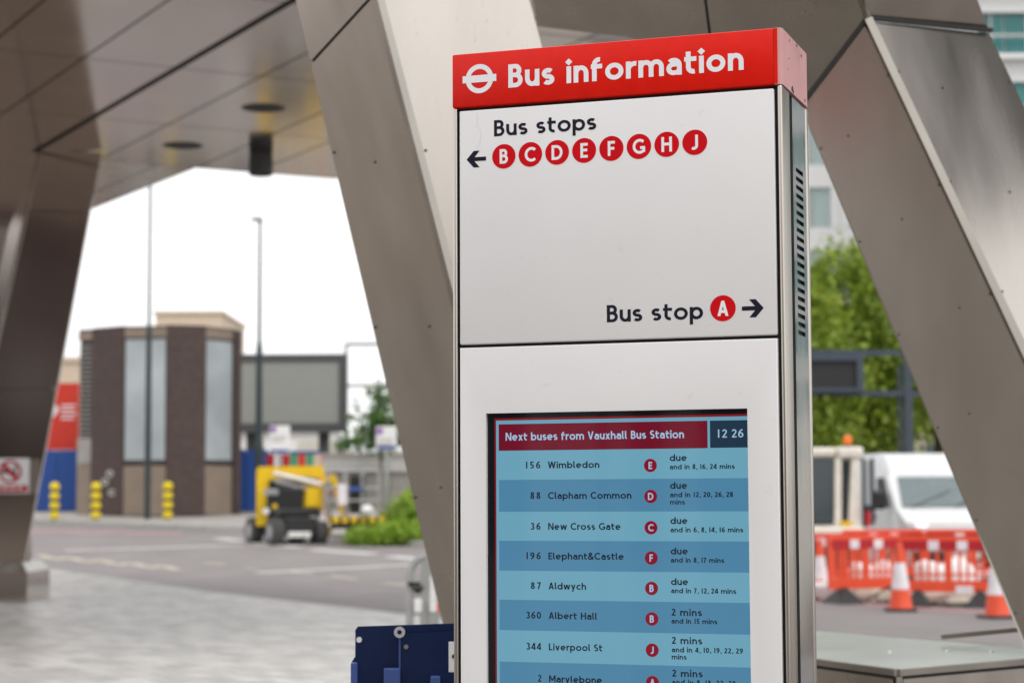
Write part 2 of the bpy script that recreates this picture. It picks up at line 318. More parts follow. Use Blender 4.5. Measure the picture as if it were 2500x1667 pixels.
MB().box(2.95, 6.15, 7.2, 11.1, 4.332, 4.8).build('roof_deck', 'dark', canopy, world=True)
MB().loft([(6.4, 9, 0), (7, 9, 0), (7, 9.6, 0), (6.4, 9.6, 0)], [(5.6, 9, 4.298), (6.2, 9, 4.298), (6.2, 9.6, 4.298), (5.6, 9.6, 4.298)]).build('support_leg', 'steel', canopy, world=True)
# hanging cylinder fitting
c = P(599, 403, 30.4); rr = .185; hh = ZS-c.z
fit = thing('cylinder_lamp', 'dark grey cylindrical lamp fixed under the canopy soffit near its outer edge', 'lamp', (c.x, c.y, c.z))
MB().lathe([(rr*.93, 0), (rr, .02), (rr, hh-.05), (rr*.96, hh-.045), (rr*.96, hh-.002)], n=24).build('housing', 'bb_frame', fit, smooth=True)
MB().lathe([(rr*.8, -.006), (rr*.8, .0)], n=24).build('lens', 'dark', fit)
# railway viaduct along the street behind the camera, unseen; added to darken steel reflections
VB = True
if VB:
    via = thing('railway_viaduct', 'dark brick railway viaduct behind the station, added unseen to darken the steel', 'viaduct', (-26, -46, ROAD))
    for k in range(9):
        x = -36+k*8.0; MB().box(x-.9, x+.9, 0, 5, 0, 6).build('pier', 'brick', via)
        mb = MB(); arcp = [(x+.9+3.1*(1-math.cos(R(t))), 0, 4.2+2.6*math.sin(R(t))) for t in range(0, 181, 15)]
        mb.prism([(x+.9, 0, 8.0)]+arcp+[(x+7.1, 0, 8.0)], (0, 5, 0)); mb.build('arch', 'brick', via) if k < 8 else mb.bm.free()
        if k < 8: MB().box(x+.92, x+7.08, 1.2, 1.4, 0, 6.7).build('arch_infill', 'dark', via)
    MB().box(-37, 29, -.2, 5.2, 8.002, 9.6).build('parapet', 'brick', via); MB().box(-37, 20, .6, 5.2, 9.602, 21).build('added_dark_wall', 'brick', via)  # tall wall on top added so the left column mirrors something dark
# pale posts added unseen behind the camera to put streaks in the screen
sh = thing('streak_posts', 'pale posts and roof added behind the camera to streak the screen glass', 'reflected posts', (-7.2, -5.2, 0))
for ang, dist, w_ in ((218.6, 12, .16), (217.2, 13, .3), (215.6, 12.4, .10), (213.2, 12.5, .22), (209.5, 13, .3)):
    x = .2+dist*math.sin(R(ang))+7.2; y = 4.4+dist*math.cos(R(ang))+5.2; MB().box(x-w_/2, x+w_/2, y-.1, y+.1, ROAD+.007, 3.2).build('post', 'white', sh)
MB().box(-1.2, 3.2, -1.6, .6, 3.202, 3.35).build('roof', 'white', sh)
# ------------------------------------------------------------------ clad legs
def leg(name, label, E, splits, loc, back=None, trimw=.03, rivets=True, mt='steel'):
    """E: three edges (left, ridge, right) and the hidden back edge as (top, bottom) points."""
    o = thing(name, label, 'column', loc)
    if len(E) == 3:
        E = list(E)+[(E[0][0]+E[2][0]-E[1][0]+Vector((0, .15, 0)), E[0][1]+E[2][1]-E[1][1]+Vector((0, .15, 0)))]
    cen = [(E[0][k]+E[1][k]+E[2][k]+E[3][k])/4 for k in (0, 1)]
    ins = lambda p, k, f=.86: cen[k]+(p-cen[k])*f
    MB().loft([ins(e[0], 0) for e in E], [ins(e[1], 1) for e in E]).build('core', 'dark', o, world=True)
    for fi in range(4):
        A, B = E[fi], E[(fi+1) % 4]; sp = splits.get(fi, [0, 1])
        nrm = (B[0]-A[0]).cross(A[1]-A[0]).normalized()
        mid = (A[0]+A[1]+B[0]+B[1])/4
        if nrm.dot(mid-(cen[0]+cen[1])/2) < 0: nrm = -nrm
        for k in range(len(sp)-1):
            L0 = (A[1]-A[0]).length; g = .006/L0; e = .012/((B[0]-A[0]).length)
            t0a, t0b = (sp[k] if isinstance(sp[k], tuple) else (sp[k],)*2); t1a, t1b = (sp[k+1] if isinstance(sp[k+1], tuple) else (sp[k+1],)*2)
            pa = lambda t, f: (A[0].lerp(A[1], t)).lerp(B[0].lerp(B[1], t), f)
            q = [pa(t0a+g, e), pa(t0b+g, 1-e), pa(t1b-g, 1-e), pa(t1a-g, e)]
            MB().prism(q, -nrm*.012).build('cladding_panel', mt, o, world=True)
        if fi in (0, 1) and rivets:
            mb = MB()
            for f in (.05, .95):
                for i in range(6):
                    t = .08+i*.17; c = pa_pt(A, B, t, f)+nrm*.002; mb.ball(c, .0055, 6, 4)
            for i in range(6): mb.ball(pa_pt(A, B, .1+i*.16, .35+.3*((i*7) % 3)/2)+nrm*.001, .005, 6, 4)
            mb.build('rivet', 'bb_frame', o, world=True, kind='stuff')
    if trimw:
        a, b = E[1]; n = ((a-cen[0]).normalized())*.004; MB().bar(a+n, b+n, trimw).build('edge_trim', 'trim', o, world=True)
    return o
def pa_pt(A, B, t, f): return (A[0].lerp(A[1], t)).lerp(B[0].lerp(B[1], t), f)
def lp(p0, p1, y):                                              # point on a picture line at height y
    f = (y-p0[1])/(p1[1]-p0[1]); return (p0[0]+(p1[0]-p0[0])*f, y)
def E2(p0, p1, y0, y1, Y0, Y1): return (P(*lp(p0, p1, y0), Y0), P(*lp(p0, p1, y1), Y1))
def onpl(px, py, a, b, c):                                      # where the sight line meets the plane a, b, c
    n = (b-a).cross(c-a); d = ray(px, py); return EYE+d*((a-EYE).dot(n)/d.dot(n))
PZ = .92                                                        # plinth top
# central leg
cl = [E2((700, 105), (1000, 1380), -260, 2040, 7.10, 7.6), E2((870, 0), (1042, 665), -260, 2060, 6.7, 7.4), E2((1220, 0), (1248, 105), -260, 2040, 6.95, 7.6)]
cl[0] = (cl[0][0], onpl(*lp((700, 105), (1000, 1380), 2040), cl[1][0], cl[1][1], cl[0][0])); cl[2] = (cl[2][0], onpl(*lp((1220, 0), (1248, 105), 2040), cl[1][0], cl[1][1], cl[2][0]))
central = leg('canopy_column', 'leaning stainless steel canopy leg behind the totem, bright pale right face', cl, {0: [0, (.165, .10), 1], 1: [0, 1]}, (cl[1][1].x+.1, cl[1][1].y+.3, 0))
# right leg
rl = [(P(1836, 250, 7.10), P(*lp((1850, 285), (2330, 1440), 1492), 7.40)), (P(1992, 45, 7.0), P(*lp((1992, 45), (2352, 810), 1530), 7.2)), (P(2275, 75, 7.45), P(*lp((2275, 75), (2352, 235), 1510), 7.6))]
rl[0] = (rl[0][0], onpl(*lp((1850, 285), (2330, 1440), 1492), rl[1][0], rl[1][1], rl[0][0])); rl[2] = (rl[2][0], onpl(*lp((2275, 75), (2352, 235), 1510), rl[1][0], rl[1][1], rl[2][0]))
rightl = leg('canopy_column', 'leaning stainless steel canopy leg right of the totem, with riveted brown faces', rl, {0: [0, 1], 1: [0, 1]}, (rl[1][1].x, rl[1][1].y+.3, 0))
# folded beam joining the two near legs at their heads
N0, E0, R0 = P(1992, 45, 7.0), P(1836, 250, 7.10), P(2275, 75, 7.45)
beam = thing('canopy_beam', 'dark folded steel beam joining the heads of the two near legs', 'beam', (N0.x, N0.y, N0.z))
Gp = P(1232, 62, 8.1); pl3 = (N0, Gp, P(1190, -170, 7.65)); E0 = onpl(1838, 246, *pl3); Fp = onpl(1440, 89, *pl3); Hp = onpl(1190, -170, *pl3); Kp = onpl(1925, -140, *pl3); Mp = onpl(1640, 150, *pl3)
bn = (E0-N0).cross(Gp-N0).normalized(); bn = bn if bn.y < 0 else -bn
def slab(name, pts, mt, par, vec): return MB().prism(pts, vec).build(name, mt, par, world=True)
def shrink(pts, e):
    c = sum(pts, Vector())/len(pts); return [p+(c-p).normalized()*e for p in pts]
Tp = onpl(1600, -155, *pl3)
for pts in ([N0, E0, Mp, Tp, Kp], [Mp, Fp, Gp, Hp, Tp]): slab('underside_panel', shrink(pts, .008), 'steel', beam, -bn*.012)
K2, R2 = P(1950, -120, 6.72), P(2205, -120, 7.0)
n2 = (R0-N0).cross(K2-N0).normalized(); n2 = n2 if n2.y < 0 else -n2
R2 = onpl(2205, -120, N0, R0, K2); slab('side_panel', shrink([N0, R0, R2, K2], .008), 'steel', beam, -n2*.012)
slab('core', [p-bn*.03 for p in (N0, E0, Mp, Fp, Gp, Hp, Tp, Kp)], 'dark', beam, -bn*.35)
slab('core', [p-n2*.03 for p in (N0, R0, R2, K2)], 'dark', beam, -n2*.3)
for q in (P(1838, 247, 7.08), P(2276, 74, 7.43)): MB().bar(N0+Vector((0, -.006, .004)), q+Vector((0, -.006, .004)), .016).build('gasket', 'dark', beam, world=True)
MB().bar(N0-bn*.004, Kp-bn*.004, .02).build('edge_trim', 'trim', beam, world=True)
# plinth shared by the two legs
pl = [Vector((1.30, 6.80, PZ)), Vector((1.90, 7.28, PZ)), Vector((2.35, 7.66, PZ)), Vector((1.90, 8.05, PZ)), Vector((-.62, 11.4, PZ)), Vector((-1.15, 11.0, PZ))]
dL = (Vector((1.10, 7.25, 0))-Vector((1.30, 6.8, 0))).normalized(); pl[5] = Vector((1.30, 6.8, PZ))+dL*2.6; pl[4] = pl[5]+Vector((.62, .3, 0)); pl[3] = Vector((1.93, 7.72, PZ))
plinth = thing('column_plinth', 'low stainless steel plinth at the foot of the right leaning leg', 'plinth', (1.0, 8.2, 0))
MB().prism([(p.x, p.y, .02) for p in pl], (0, 0, PZ-.04)).build('core', 'dark', plinth, world=True)
MB().prism(pl, (0, 0, -.012)).build('top_panel', 'plinth_top', plinth, world=True)
pl2 = [p for p in pl]; cp = sum(pl, Vector())/6
for i in range(6):
    a, b = pl[i], pl[(i+1) % 6]; d = (b-a).normalized(); n = Vector((d.y, -d.x, 0))
    if n.dot((a+b)/2-cp) < 0: n = -n
    k = max(1, round((b-a).length/1.4))
    for j in range(k):
        q0 = a.lerp(b, j/k)+d*.018; q1 = a.lerp(b, (j+1)/k)-d*.018
        MB().prism([(q0.x, q0.y, .0), (q1.x, q1.y, .0), (q1.x, q1.y, PZ-.035), (q0.x, q0.y, PZ-.035)], n*.008).build('side_panel', 'steel', plinth, world=True)
        mb = MB()
        for q in (q0+d*.035, q1-d*.035):
            for z in (PZ-.075, .3): mb.ball(Vector((q.x, q.y, z))+n*.009, .008, 8, 5)
        mb.build('screw', 'chrome', plinth, world=True, kind='stuff')
    MB().bar(a+Vector((0, 0, -.012))+n*.004, b+Vector((0, 0, -.012))+n*.004, .022).build('edge_trim', 'trim', plinth, world=True)
    if i in (0, 1): MB().bar(Vector((a.x, a.y, 0))+n*.004, a+Vector((0, 0, -.025))+n*.004, .02).build('edge_trim', 'trim', plinth, world=True)
mb = MB()
for p in ((2195, 1497), (2060, 1462), (2300, 1504)):
    q = P(*p, 7.5); mb.ball((q.x*.98, q.y, PZ+.002), .008, 8, 5)
mb.build('screw', 'chrome', plinth, world=True, kind='stuff')
MB().bar(P(2160, 1462, 7.85), P(2440, 1435, 7.95), .018).build('foot_rail', 'trim', plinth, world=True)
# far left column
YL = 30.
ll = [(P(-60, 340, YL+.10), P(-170, 1300, YL+.10)), (P(92, 343, YL), P(-118, 1300, YL)), (P(236, 350, YL+.02), P(60, 1288, YL+.02))]
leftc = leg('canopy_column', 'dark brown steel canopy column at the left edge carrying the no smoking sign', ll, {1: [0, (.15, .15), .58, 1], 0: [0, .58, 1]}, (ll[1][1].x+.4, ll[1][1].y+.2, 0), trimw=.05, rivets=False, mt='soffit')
q = P(20, 1290, YL+.3); zb = zg(YL)
MB().lathe([(.33, 0), (.36, .05), (.36, .42), (.33, .48)], (P(14, 1290, YL+.4).x, YL+.45, P(14, 1290, YL).z-.02), 24).build('collar', 'trim', leftc, world=True, smooth=True)
xr = P(70, 1340, YL).x; zt = P(40, 1291, YL).z
zm = P(40, 1312, YL).z
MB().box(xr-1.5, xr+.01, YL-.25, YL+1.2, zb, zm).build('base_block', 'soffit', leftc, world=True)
MB().loft([(xr-1.5, YL-.25, zm), (xr+.01, YL-.25, zm), (xr+.01, YL+1.2, zm), (xr-1.5, YL+1.2, zm)], [(xr-1.45, YL-.15, zt), (xr-.09, YL-.15, zt), (xr-.09, YL+1.1, zt), (xr-1.45, YL+1.1, zt)]).build('base_cap', 'trim', leftc, world=True)

# no smoking sign on that column
c0, c1 = P(-22, 1133, YL-.32), P(68, 1052, YL-.32); w, h = c1.x-c0.x, c1.z-c0.z
ns = thing('no_smoking_sign', 'white no smoking sign with red ring fixed to the left column', 'sign', (c0.x+w/2, c0.y, c0.z))
MB().box(-w/2, w/2, 0, .02, 0, h, bev=.012).build('plate', 'white', ns)
MB().box(-w/2+.02, w/2-.02, -.004, .0, .02, h*.24).build('red_band', 'bar_red', ns)
mb = MB(); cc = (0, h*.62); r0, r1 = h*.33, h*.26
for i in range(36):
    a0, a1 = 2*math.pi*i/36, 2*math.pi*(i+1)/36
    mb.prism([(cc[0]+r*math.cos(a), -.002, cc[1]+r*math.sin(a)) for r, a in ((r1, a0), (r0, a0), (r0, a1), (r1, a1))], (0, -.003, 0))
mb.box(-r1, r1, -.0095, -.0055, -.035, .035, M=Matrix.Translation((0, 0, cc[1])) @ Matrix.Rotation(R(45), 4, 'Y')); mb.build('prohibition_ring', 'bar_red', ns)
mb = MB().box(-.16, .05, -.004, -.001, cc[1]-.025, cc[1]+.02); mb.box(.058, .095, -.004, -.001, cc[1]-.025, cc[1]+.02); mb.box(.06, .075, -.004, -.001, cc[1]+.03, cc[1]+.09); mb.box(.085, .1, -.004, -.001, cc[1]+.03, cc[1]+.11); mb.build('cigarette', 'ink', ns)
mb = MB()
for k in range(4): mb.box(-w/2+.07+k*.11, -w/2+.15+k*.11, -.0065, -.0045, .07, .1)
mb.build('caption', 'white', ns)

# ------------------------------------------------------------------ lettering: a plain monoline sans drawn as strokes
XH = .715
def arc(cx, cy, rx, ry, a0, a1, n=None):
    n = n or max(6, int(abs(a1-a0)/12)); return [(cx+rx*math.cos(R(a0+(a1-a0)*i/n)), cy+ry*math.sin(R(a0+(a1-a0)*i/n))) for i in range(n+1)]
def stroke(pts, h, closed=False):
    q = [Vector(p) for p in pts]; n = len(q); Lf, Rg = [], []
    for i in range(n):
        a = q[i-1] if (i or closed) else None; b = q[(i+1) % n] if (i < n-1 or closed) else None
        d1 = (q[i]-a).normalized() if a is not None else None; d2 = (b-q[i]).normalized() if b is not None else None
        d1 = d1 or d2; d2 = d2 or d1; nn = Vector((-(d1+d2).y, (d1+d2).x)).normalized(); k = max(.45, nn.dot(Vector((-d1.y, d1.x)))); Lf.append(q[i]+nn*h/k); Rg.append(q[i]-nn*h/k)
    m_ = n if closed else n-1
    return [[Lf[i], Lf[(i+1) % n], Rg[(i+1) % n], Rg[i]] for i in range(m_)]
def par(xt, yt, xb, yb, h):
    L_ = math.hypot(xt-xb, yt-yb); w = h*L_/abs(yt-yb); return [[Vector((xt-w, yt)), Vector((xt+w, yt)), Vector((xb+w, yb)), Vector((xb-w, yb))]]
def catmull(p, n=6):
    p = [p[0]]+list(p)+[p[-1]]; o = []
    for i in range(1, len(p)-2):
        for k in range(n):
            t = k/n; o.append(tuple(.5*((2*p[i][j])+(-p[i-1][j]+p[i+1][j])*t+(2*p[i-1][j]-5*p[i][j]+4*p[i+1][j]-p[i+2][j])*t*t+(-p[i-1][j]+3*p[i][j]-3*p[i+1][j]+p[i+2][j])*t**3) for j in (0, 1)))
    return o+[p[-1]]
def glyph(c, w):
    h = w/2; X = XH; S_ = lambda *p, closed=False: stroke(list(p[0]) if len(p) == 1 else p, h, closed)
    ring = lambda cx, cy, rx, ry: stroke(arc(cx, cy, rx, ry, 0, 348, 29), h, True)
    V_ = lambda x, y0, y1: [[Vector((x-h, y0)), Vector((x+h, y0)), Vector((x+h, y1)), Vector((x-h, y1))]]
    H_ = lambda y, x0, x1: [[Vector((x0, y-h)), Vector((x1, y-h)), Vector((x1, y+h)), Vector((x0, y+h))]]
    hp = h*1.08
    if c == 'o': return [ring(.37, X/2, .37-h, X/2-h)], .74
    if c == 'b': return [V_(h, 0, 1), ring(.36, X/2, .345-h, X/2-h)], .705
    if c == 'd': return [V_(.705-h, 0, 1), ring(.345, X/2, .345-h, X/2-h)], .705
    if c == 'p': return [V_(h, -.29, X), ring(.36, X/2, .345-h, X/2-h)], .705
    if c == 'c': return [S_(arc(.36, X/2, .36-h, X/2-h, 48, 312))], .60
    if c == 'e': return [S_(arc(.355, X/2, .355-h, X/2-h, 0, 312)), H_(X/2-.0*h, w, .71-w*.5)], .71
    if c == 'n': return [V_(h, 0, X), S_(arc(.305, X-h-.25, .305-h, .25, 180, 0)+[(.61-h, 0)])], .61
    if c == 'h': return [V_(h, 0, 1), S_(arc(.305, X-h-.25, .305-h, .25, 180, 0)+[(.61-h, 0)])], .61
    if c == 'm':
        W = 1.02; r = (W/2-h)/2
        return [V_(h, 0, X), S_(arc(h+r, X-h-.23, r, .23, 180, 0)+[(W/2, 0)]), S_(arc(W/2+r, X-h-.23, r, .23, 180, 0)+[(W-h, 0)])], W
    if c == 'u': return [V_(.60-h, 0, X), S_([(h, X)]+arc(.30, h+.25, .30-h, .25, 180, 360))], .60
    if c == 'r': return [V_(h, 0, X), S_(arc(h+.27, X-h-.26, .27, .26, 180, 78))], .40
    if c == 'i':
        r = w*.78; return [V_(max(h, r*.0+h), 0, X), [[Vector((h-r, .90)), Vector((h, .90-r)), Vector((h+r, .90)), Vector((h, .90+r))]]], w
    if c == 'l': return [S_([(h, 1)]+arc(h+.15, h+.15, .15, .15, 180, 275))], .27
    if c == 't': return [S_([(.16, .93)]+arc(.16+.20, h+.19, .20, .19, 180, 285)), H_(X-h, 0, .48)], .48
    if c == 'f': return [S_([(.14, 0)]+arc(.14+.2, 1-h-.2, .2, .2, 180, 80)), H_(X-h, 0, .46)], .48
    if c in 'sS':
        W, T = (.52, X) if c == 's' else (.56, 1); r = (T-w)/4; rx = W/2-h
        return [S_(arc(W/2, T-h-r, rx, r, 38, 270, 18)+arc(W/2, h+r, rx, r, 90, -142, 18)[1:])], W
    if c == 'a':
        W = .61; ry = .205; cy = h+ry*.86
        return [S_(arc(W/2-.01, X-h-.2, W/2-h+.01, .2, 140, 0)+[(W-h, 0)]), S_([(W-h, h+2*ry*.86)]+arc(h+.19, cy, .19, ry*.86, 90, 270, 14)+[(W-h, h+.03)])], W
    if c == 'v': return [par(hp, X, .31, 0, h), par(.62-hp, X, .31, 0, h)], .62
    if c == 'w': return [par(hp, X, .26, 0, h), par(.47, X, .26, 0, h), par(.47, X, .68, 0, h), par(.94-hp, X, .68, 0, h)], .94
    if c == 'x': return [par(hp*1.2, X, .6-hp*1.2, 0, h), par(.6-hp*1.2, X, hp*1.2, 0, h)], .6
    if c == 'y': return [par(hp, X, .31, 0, h), par(.62-hp, X, .20, -.29, h)], .62
    if c == 'A': return [par(.37, 1, hp, 0, h), par(.37, 1, .74-hp, 0, h), H_(.29, .16, .58)], .74
    if c == 'B':
        m_ = .53; W = .60
        return [V_(h, 0, 1), S_([(h, 1-h)]+arc(.3, (1-h+m_)/2, W-.05-h-.3, (1-h-m_)/2, 90, -90, 12)+[(h, m_)]), S_([(h, m_)]+arc(.3, (h+m_)/2, W-h-.3, (m_-h)/2, 90, -90, 12)+[(h, h)])], W
    if c == 'C': return [S_(arc(.48, .5, .48-h, .5-h, 47, 313))], .80
    if c == 'D': return [V_(h, 0, 1), S_([(h, 1-h)]+arc(.32, .5, .46-h, .5-h, 90, -90, 18)+[(h, h)])], .78
    if c == 'E': return [V_(h, 0, 1), H_(1-h, w*.5, .52), H_(.52, w*.5, .48), H_(h, w*.5, .52)], .52
    if c == 'F': return [V_(h, 0, 1), H_(1-h, w*.5, .50), H_(.5, w*.5, .46)], .50
    if c == 'G': return [S_(arc(.48, .5, .48-h, .5-h, 47, 318)), V_(.86-h, .10, .5), H_(.5-h, .52, .86)], .86
    if c == 'H': return [V_(h, 0, 1), V_(.72-h, 0, 1), H_(.52, w*.5, .72-w*.5)], .72
    if c == 'J': return [S_([(.44-h, 1)]+arc(.44-h-.2, h+.2, .2, .2, 0, -125))], .44
    if c == 'L': return [V_(h, 0, 1), H_(h, w*.5, .50)], .50
    if c == 'M': return [V_(h, 0, 1), V_(.9-h, 0, 1), par(hp, 1, .45, .22, h), par(.9-hp, 1, .45, .22, h)], .9
    if c == 'N': return [V_(h, 0, 1), V_(.76-h, 0, 1), par(hp*1.1, 1, .76-hp*1.1, 0, h)], .76
    if c == 'V': return [par(hp, 1, .37, 0, h), par(.74-hp, 1, .37, 0, h)], .74
    if c == 'W': return [par(hp, 1, .29, 0, h), par(.53, 1, .29, 0, h), par(.53, 1, .77, 0, h), par(1.06-hp, 1, .77, 0, h)], 1.06
    if c == '0': return [ring(.29, .5, .29-h, .5-h)], .58
    if c == '1': return [V_(.19, 0, 1)], .34
    if c == '2': return [S_(arc(.27, .72, .26-h, .28-h, 165, -32, 16)+[(.06+h*.6, h)]), H_(h, .03, .54)], .54
    if c == '3': return [S_(arc(.25, .755, .24-h, .245-h, 150, -90, 16)), S_(arc(.25, .275, .28-h, .275-h, 90, -148, 16))], .53
    if c == '4': return [V_(.42, 0, 1), par(.40, 1, .06, .27, h), H_(.25, .0, .58)], .58
    if c == '5': return [S_([(.5, 1-h), (.15, 1-h), (.12, .56)]+arc(.24, .31, .29-h, .31-h, 112, -140, 16))], .53
    if c in '69':
        r = [ring(.28, .31, .28-h, .31-h), S_(catmull([(.47, 1-h*.5), (.30, .86), (.13, .62), (h, .34)]))]
        if c == '9': r = [[[Vector((.56-p.x, 1-p.y)) for p in pg] for pg in s] for s in r]
        return r, .56
    if c == '7': return [H_(1-h, 0, .50), par(.50-hp, 1-h*.4, .16, 0, h)], .50
    if c == '8': return [ring(.27, .755, .235-h, .245-h*.95), ring(.27, .275, .27-h, .275-h)], .54
    if c == ',': return [par(.08+h, w, .02+h, -.14, h*.85)], .16
    if c == '&': return [S_(catmull([(.72, h*.2), (.42, .36), (.19, .68), (.20, .88), (.36, .94), (.47, .80), (.34, .60), (.10, .38), (.09, .16), (.28, .07), (.50, .17), (.66, .46)]))], .74
    return [], .30
def text(s, u, z, cap, width, w, mt, parent, y=0., right=False, name='lettering', gap=.10):
    advs = [glyph(c, w)[1] for c in s]; nat = sum(advs)+gap*(len(s)-1)
    if width is None: xs_, g = 1., gap
    else:
        xs_ = max(.86, min(1.16, width/(nat*cap))); g = (width/cap/xs_-sum(advs))/max(1, len(s)-1) if len(s) > 1 else gap
    x = u-(sum(advs)+g*(len(s)-1))*xs_*cap*(1 if right is True else .5 if right == 'c' else 0); k = 0; words = [[]]
    for c, a in zip(s, advs):
        if c == ' ': words.append([])
        for st in glyph(c, w)[0]:
            k += 1
            for pg in st:
                q = [(x+p.x*cap*xs_, y-(k % 7)*2.5e-5, z+p.y*cap) for p in pg]; ar = sum(q[i][0]*q[(i+1) % len(q)][2]-q[(i+1) % len(q)][0]*q[i][2] for i in range(len(q)))
                words[-1].append(q if ar > 0 else q[::-1])
        x += (a+g)*xs_*cap
    for wd_ in words:
        V_, F_ = [], []
        for q in wd_: F_.append(tuple(range(len(V_), len(V_)+len(q)))); V_ += q
        if V_: pymesh(name, V_, F_, mt, parent)
def disc(u, z, r, mt, parent, y, name='stop_disc', n=48):
    mb = MB(); mb.poly([(u+r*math.cos(2*math.pi*i/n), y, z-r*math.sin(2*math.pi*i/n)) for i in range(n)]); return mb.build(name, mt, parent)
def rect(u0, u1, z0, z1, y, mt, parent, name):
    return MB().poly([(u0, y, z0), (u1, y, z0), (u1, y, z1), (u0, y, z1)]).build(name, mt, parent)

# ------------------------------------------------------------------ the bus information totem
tot = thing('information_totem', 'tall white and steel totem with red Bus information header and live screen', 'totem', (-.1313, 4.4787, 0), -R(19.444))
MB().box(.010, .7475, .012, .285, .03, 2.385).build('body', 'gap', tot)
MB().box(-.03, .79, -.03, .32, 0, .028, bev=.006).build('foot_plate', 'trim', tot)
def post(x0, x1, y0, y1): return MB().box(x0, x1, y0, y1, .03, 2.3835, bev=.0035, seg=3).build('frame_post', 'post', tot, smooth=True)
post(-.001, .0098, -.003, .079); post(.7475, .7575, -.003, .079); post(.7475, .7570, .272, .2925); post(-.001, .0098, .272, .2925)
# vented side panel (openings, not marks)
def side(x0, x1):
    mb = MB(); mb.box(x0, x1, .120, .1525, .05, 2.383); mb.box(x0, x1, .2335, .270, .05, 2.383); pitch = .01905; zt = 2.2285
    mb.box(x0, x1, .1525, .2335, zt, 2.383)
    for k in range(20):
        z1 = zt-k*pitch-.0098; z0 = zt-(k+1)*pitch if k < 19 else .05; mb.box(x0, x1, .1525, .2335, z0, z1)
    bmesh.ops.remove_doubles(mb.bm, verts=mb.bm.verts, dist=1e-5)
    mb.build('vented_side_panel', 'mirror', tot)
side(.7500, .7545); side(.004, .0085)
MB().box(.015, .742, .286, .292, .05, 2.383).build('back_panel', 'enamel', tot)
# red header
cap = MB().box(-.0015, .742, -.0045, .293, 2.3845, 2.508, bev=.004, seg=2).build('header_cap', 'red', tot, smooth=True)
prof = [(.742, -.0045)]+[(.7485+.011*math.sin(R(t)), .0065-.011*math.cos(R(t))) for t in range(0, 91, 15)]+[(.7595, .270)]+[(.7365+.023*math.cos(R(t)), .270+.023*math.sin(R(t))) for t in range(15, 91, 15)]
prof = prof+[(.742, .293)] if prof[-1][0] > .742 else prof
ec = MB().prism([(x, y, 2.3845) for x, y in prof], (0, 0, .1235)).build('end_cap', 'faded', tot, smooth=True); ec['label'] = 'faded pink end of the red header, sky sheen put into its colour'
MB().box(.7418, .7497, -.00475, -.0044, 2.3855, 2.507).build('corner_strip', 'red', tot)
mb = MB()
for y, z, r in ((.1, 2.393, .006), (.106, 2.397, .0045), (.112, 2.390, .005), (.245, 2.395, .004), (.07, 2.455, .0025), (.21, 2.49, .004), (.08, 2.497, .003), (.16, 2.503, .004), (.06, 2.43, .002)): mb.ball((.7596, y, z), r, 7, 5, (.15, 1.6, 1))
mb.build('paint_chip', 'gap', ec, kind='stuff')
YF = -.0049
mb = MB(); cx, cz, ro, ri = .0654, 2.4475, .0333, .0222
mb2 = stroke(arc(cx, cz, (ro+ri)/2, (ro+ri)/2, 0, 354, 59), (ro-ri)/2, True)
for pg in mb2: mb.poly([(p.x, YF, p.y) for p in pg])
mb.poly([(u, YF-6e-5, z) for u, z in ((.0247, cz-.0082), (.1061, cz-.0082), (.1061, cz+.0082), (.0247, cz+.0082))]); mb.build('roundel', 'white_vinyl', cap)
text('Bus information', .1349, 2.4213, .0532, .5405, .192, 'white_vinyl', cap, YF)
# upper panel
upn = MB().box(.0157, .7400, -.0035, .010, 1.8446, 2.3765, bev=.0032, seg=3).build('upper_panel', 'enamel', tot, smooth=True)
YP = -.0039
text('Bus stops', .0998, 2.3131, .0368, .2411, .172, 'ink', upn, YP)
for k, c in enumerate('BCDEFGHJ'):
    u, z = .1230+k*.06307, 2.2664+k*.00052; disc(u, z, .0279, 'disc', upn, YP); text(c, u, z-.0165, .0330, None, .185, 'white_vinyl', upn, YP-2e-4, right='c')
def arrow(u0, u1, z, hh, par_):          # shaft from u0 to the point u1
    sgn = 1 if u1 > u0 else -1; hw = .0046; mb = MB()
    mb.poly([(x, YP, zz) for x, zz in ((u0, z-hw), (u1-sgn*.012, z-hw), (u1-sgn*.012, z+hw), (u0, z+hw))])
    for q in (1, -1): mb.poly([(x, YP-5e-5*(q+2), zz) for x, zz in ((u1, z), (u1-sgn*.0172, z+q*hh), (u1-sgn*.0315, z+q*hh), (u1-sgn*.0145, z-q*.0006))])
    mb.build('arrow', 'ink', par_)
arrow(.0803, .0335, 2.2642, .0190, upn)
text('Bus stop', .3618, 1.8838, .0378, .2167, .172, 'ink', upn, YP)
disc(.6224, 1.9055, .0282, 'disc', upn, YP); text('A', .6224, 1.8888, .0330, None, .185, 'white_vinyl', upn, YP-2e-4, right='c'); arrow(.6641, .7116, 1.9032, .0195, upn)
for pts in ([(.062, 2.340), (.067, 2.327), (.068, 2.312), (.064, 2.298), (.058, 2.285)], [(.058, 2.372), (.060, 2.355), (.056, 2.335)]):
    mb = MB()
    for pg in stroke(catmull(pts), .00022): mb.poly([(p.x, YP, p.y) for p in pg])
    mb.build('scratch', 'pale_grey', upn)
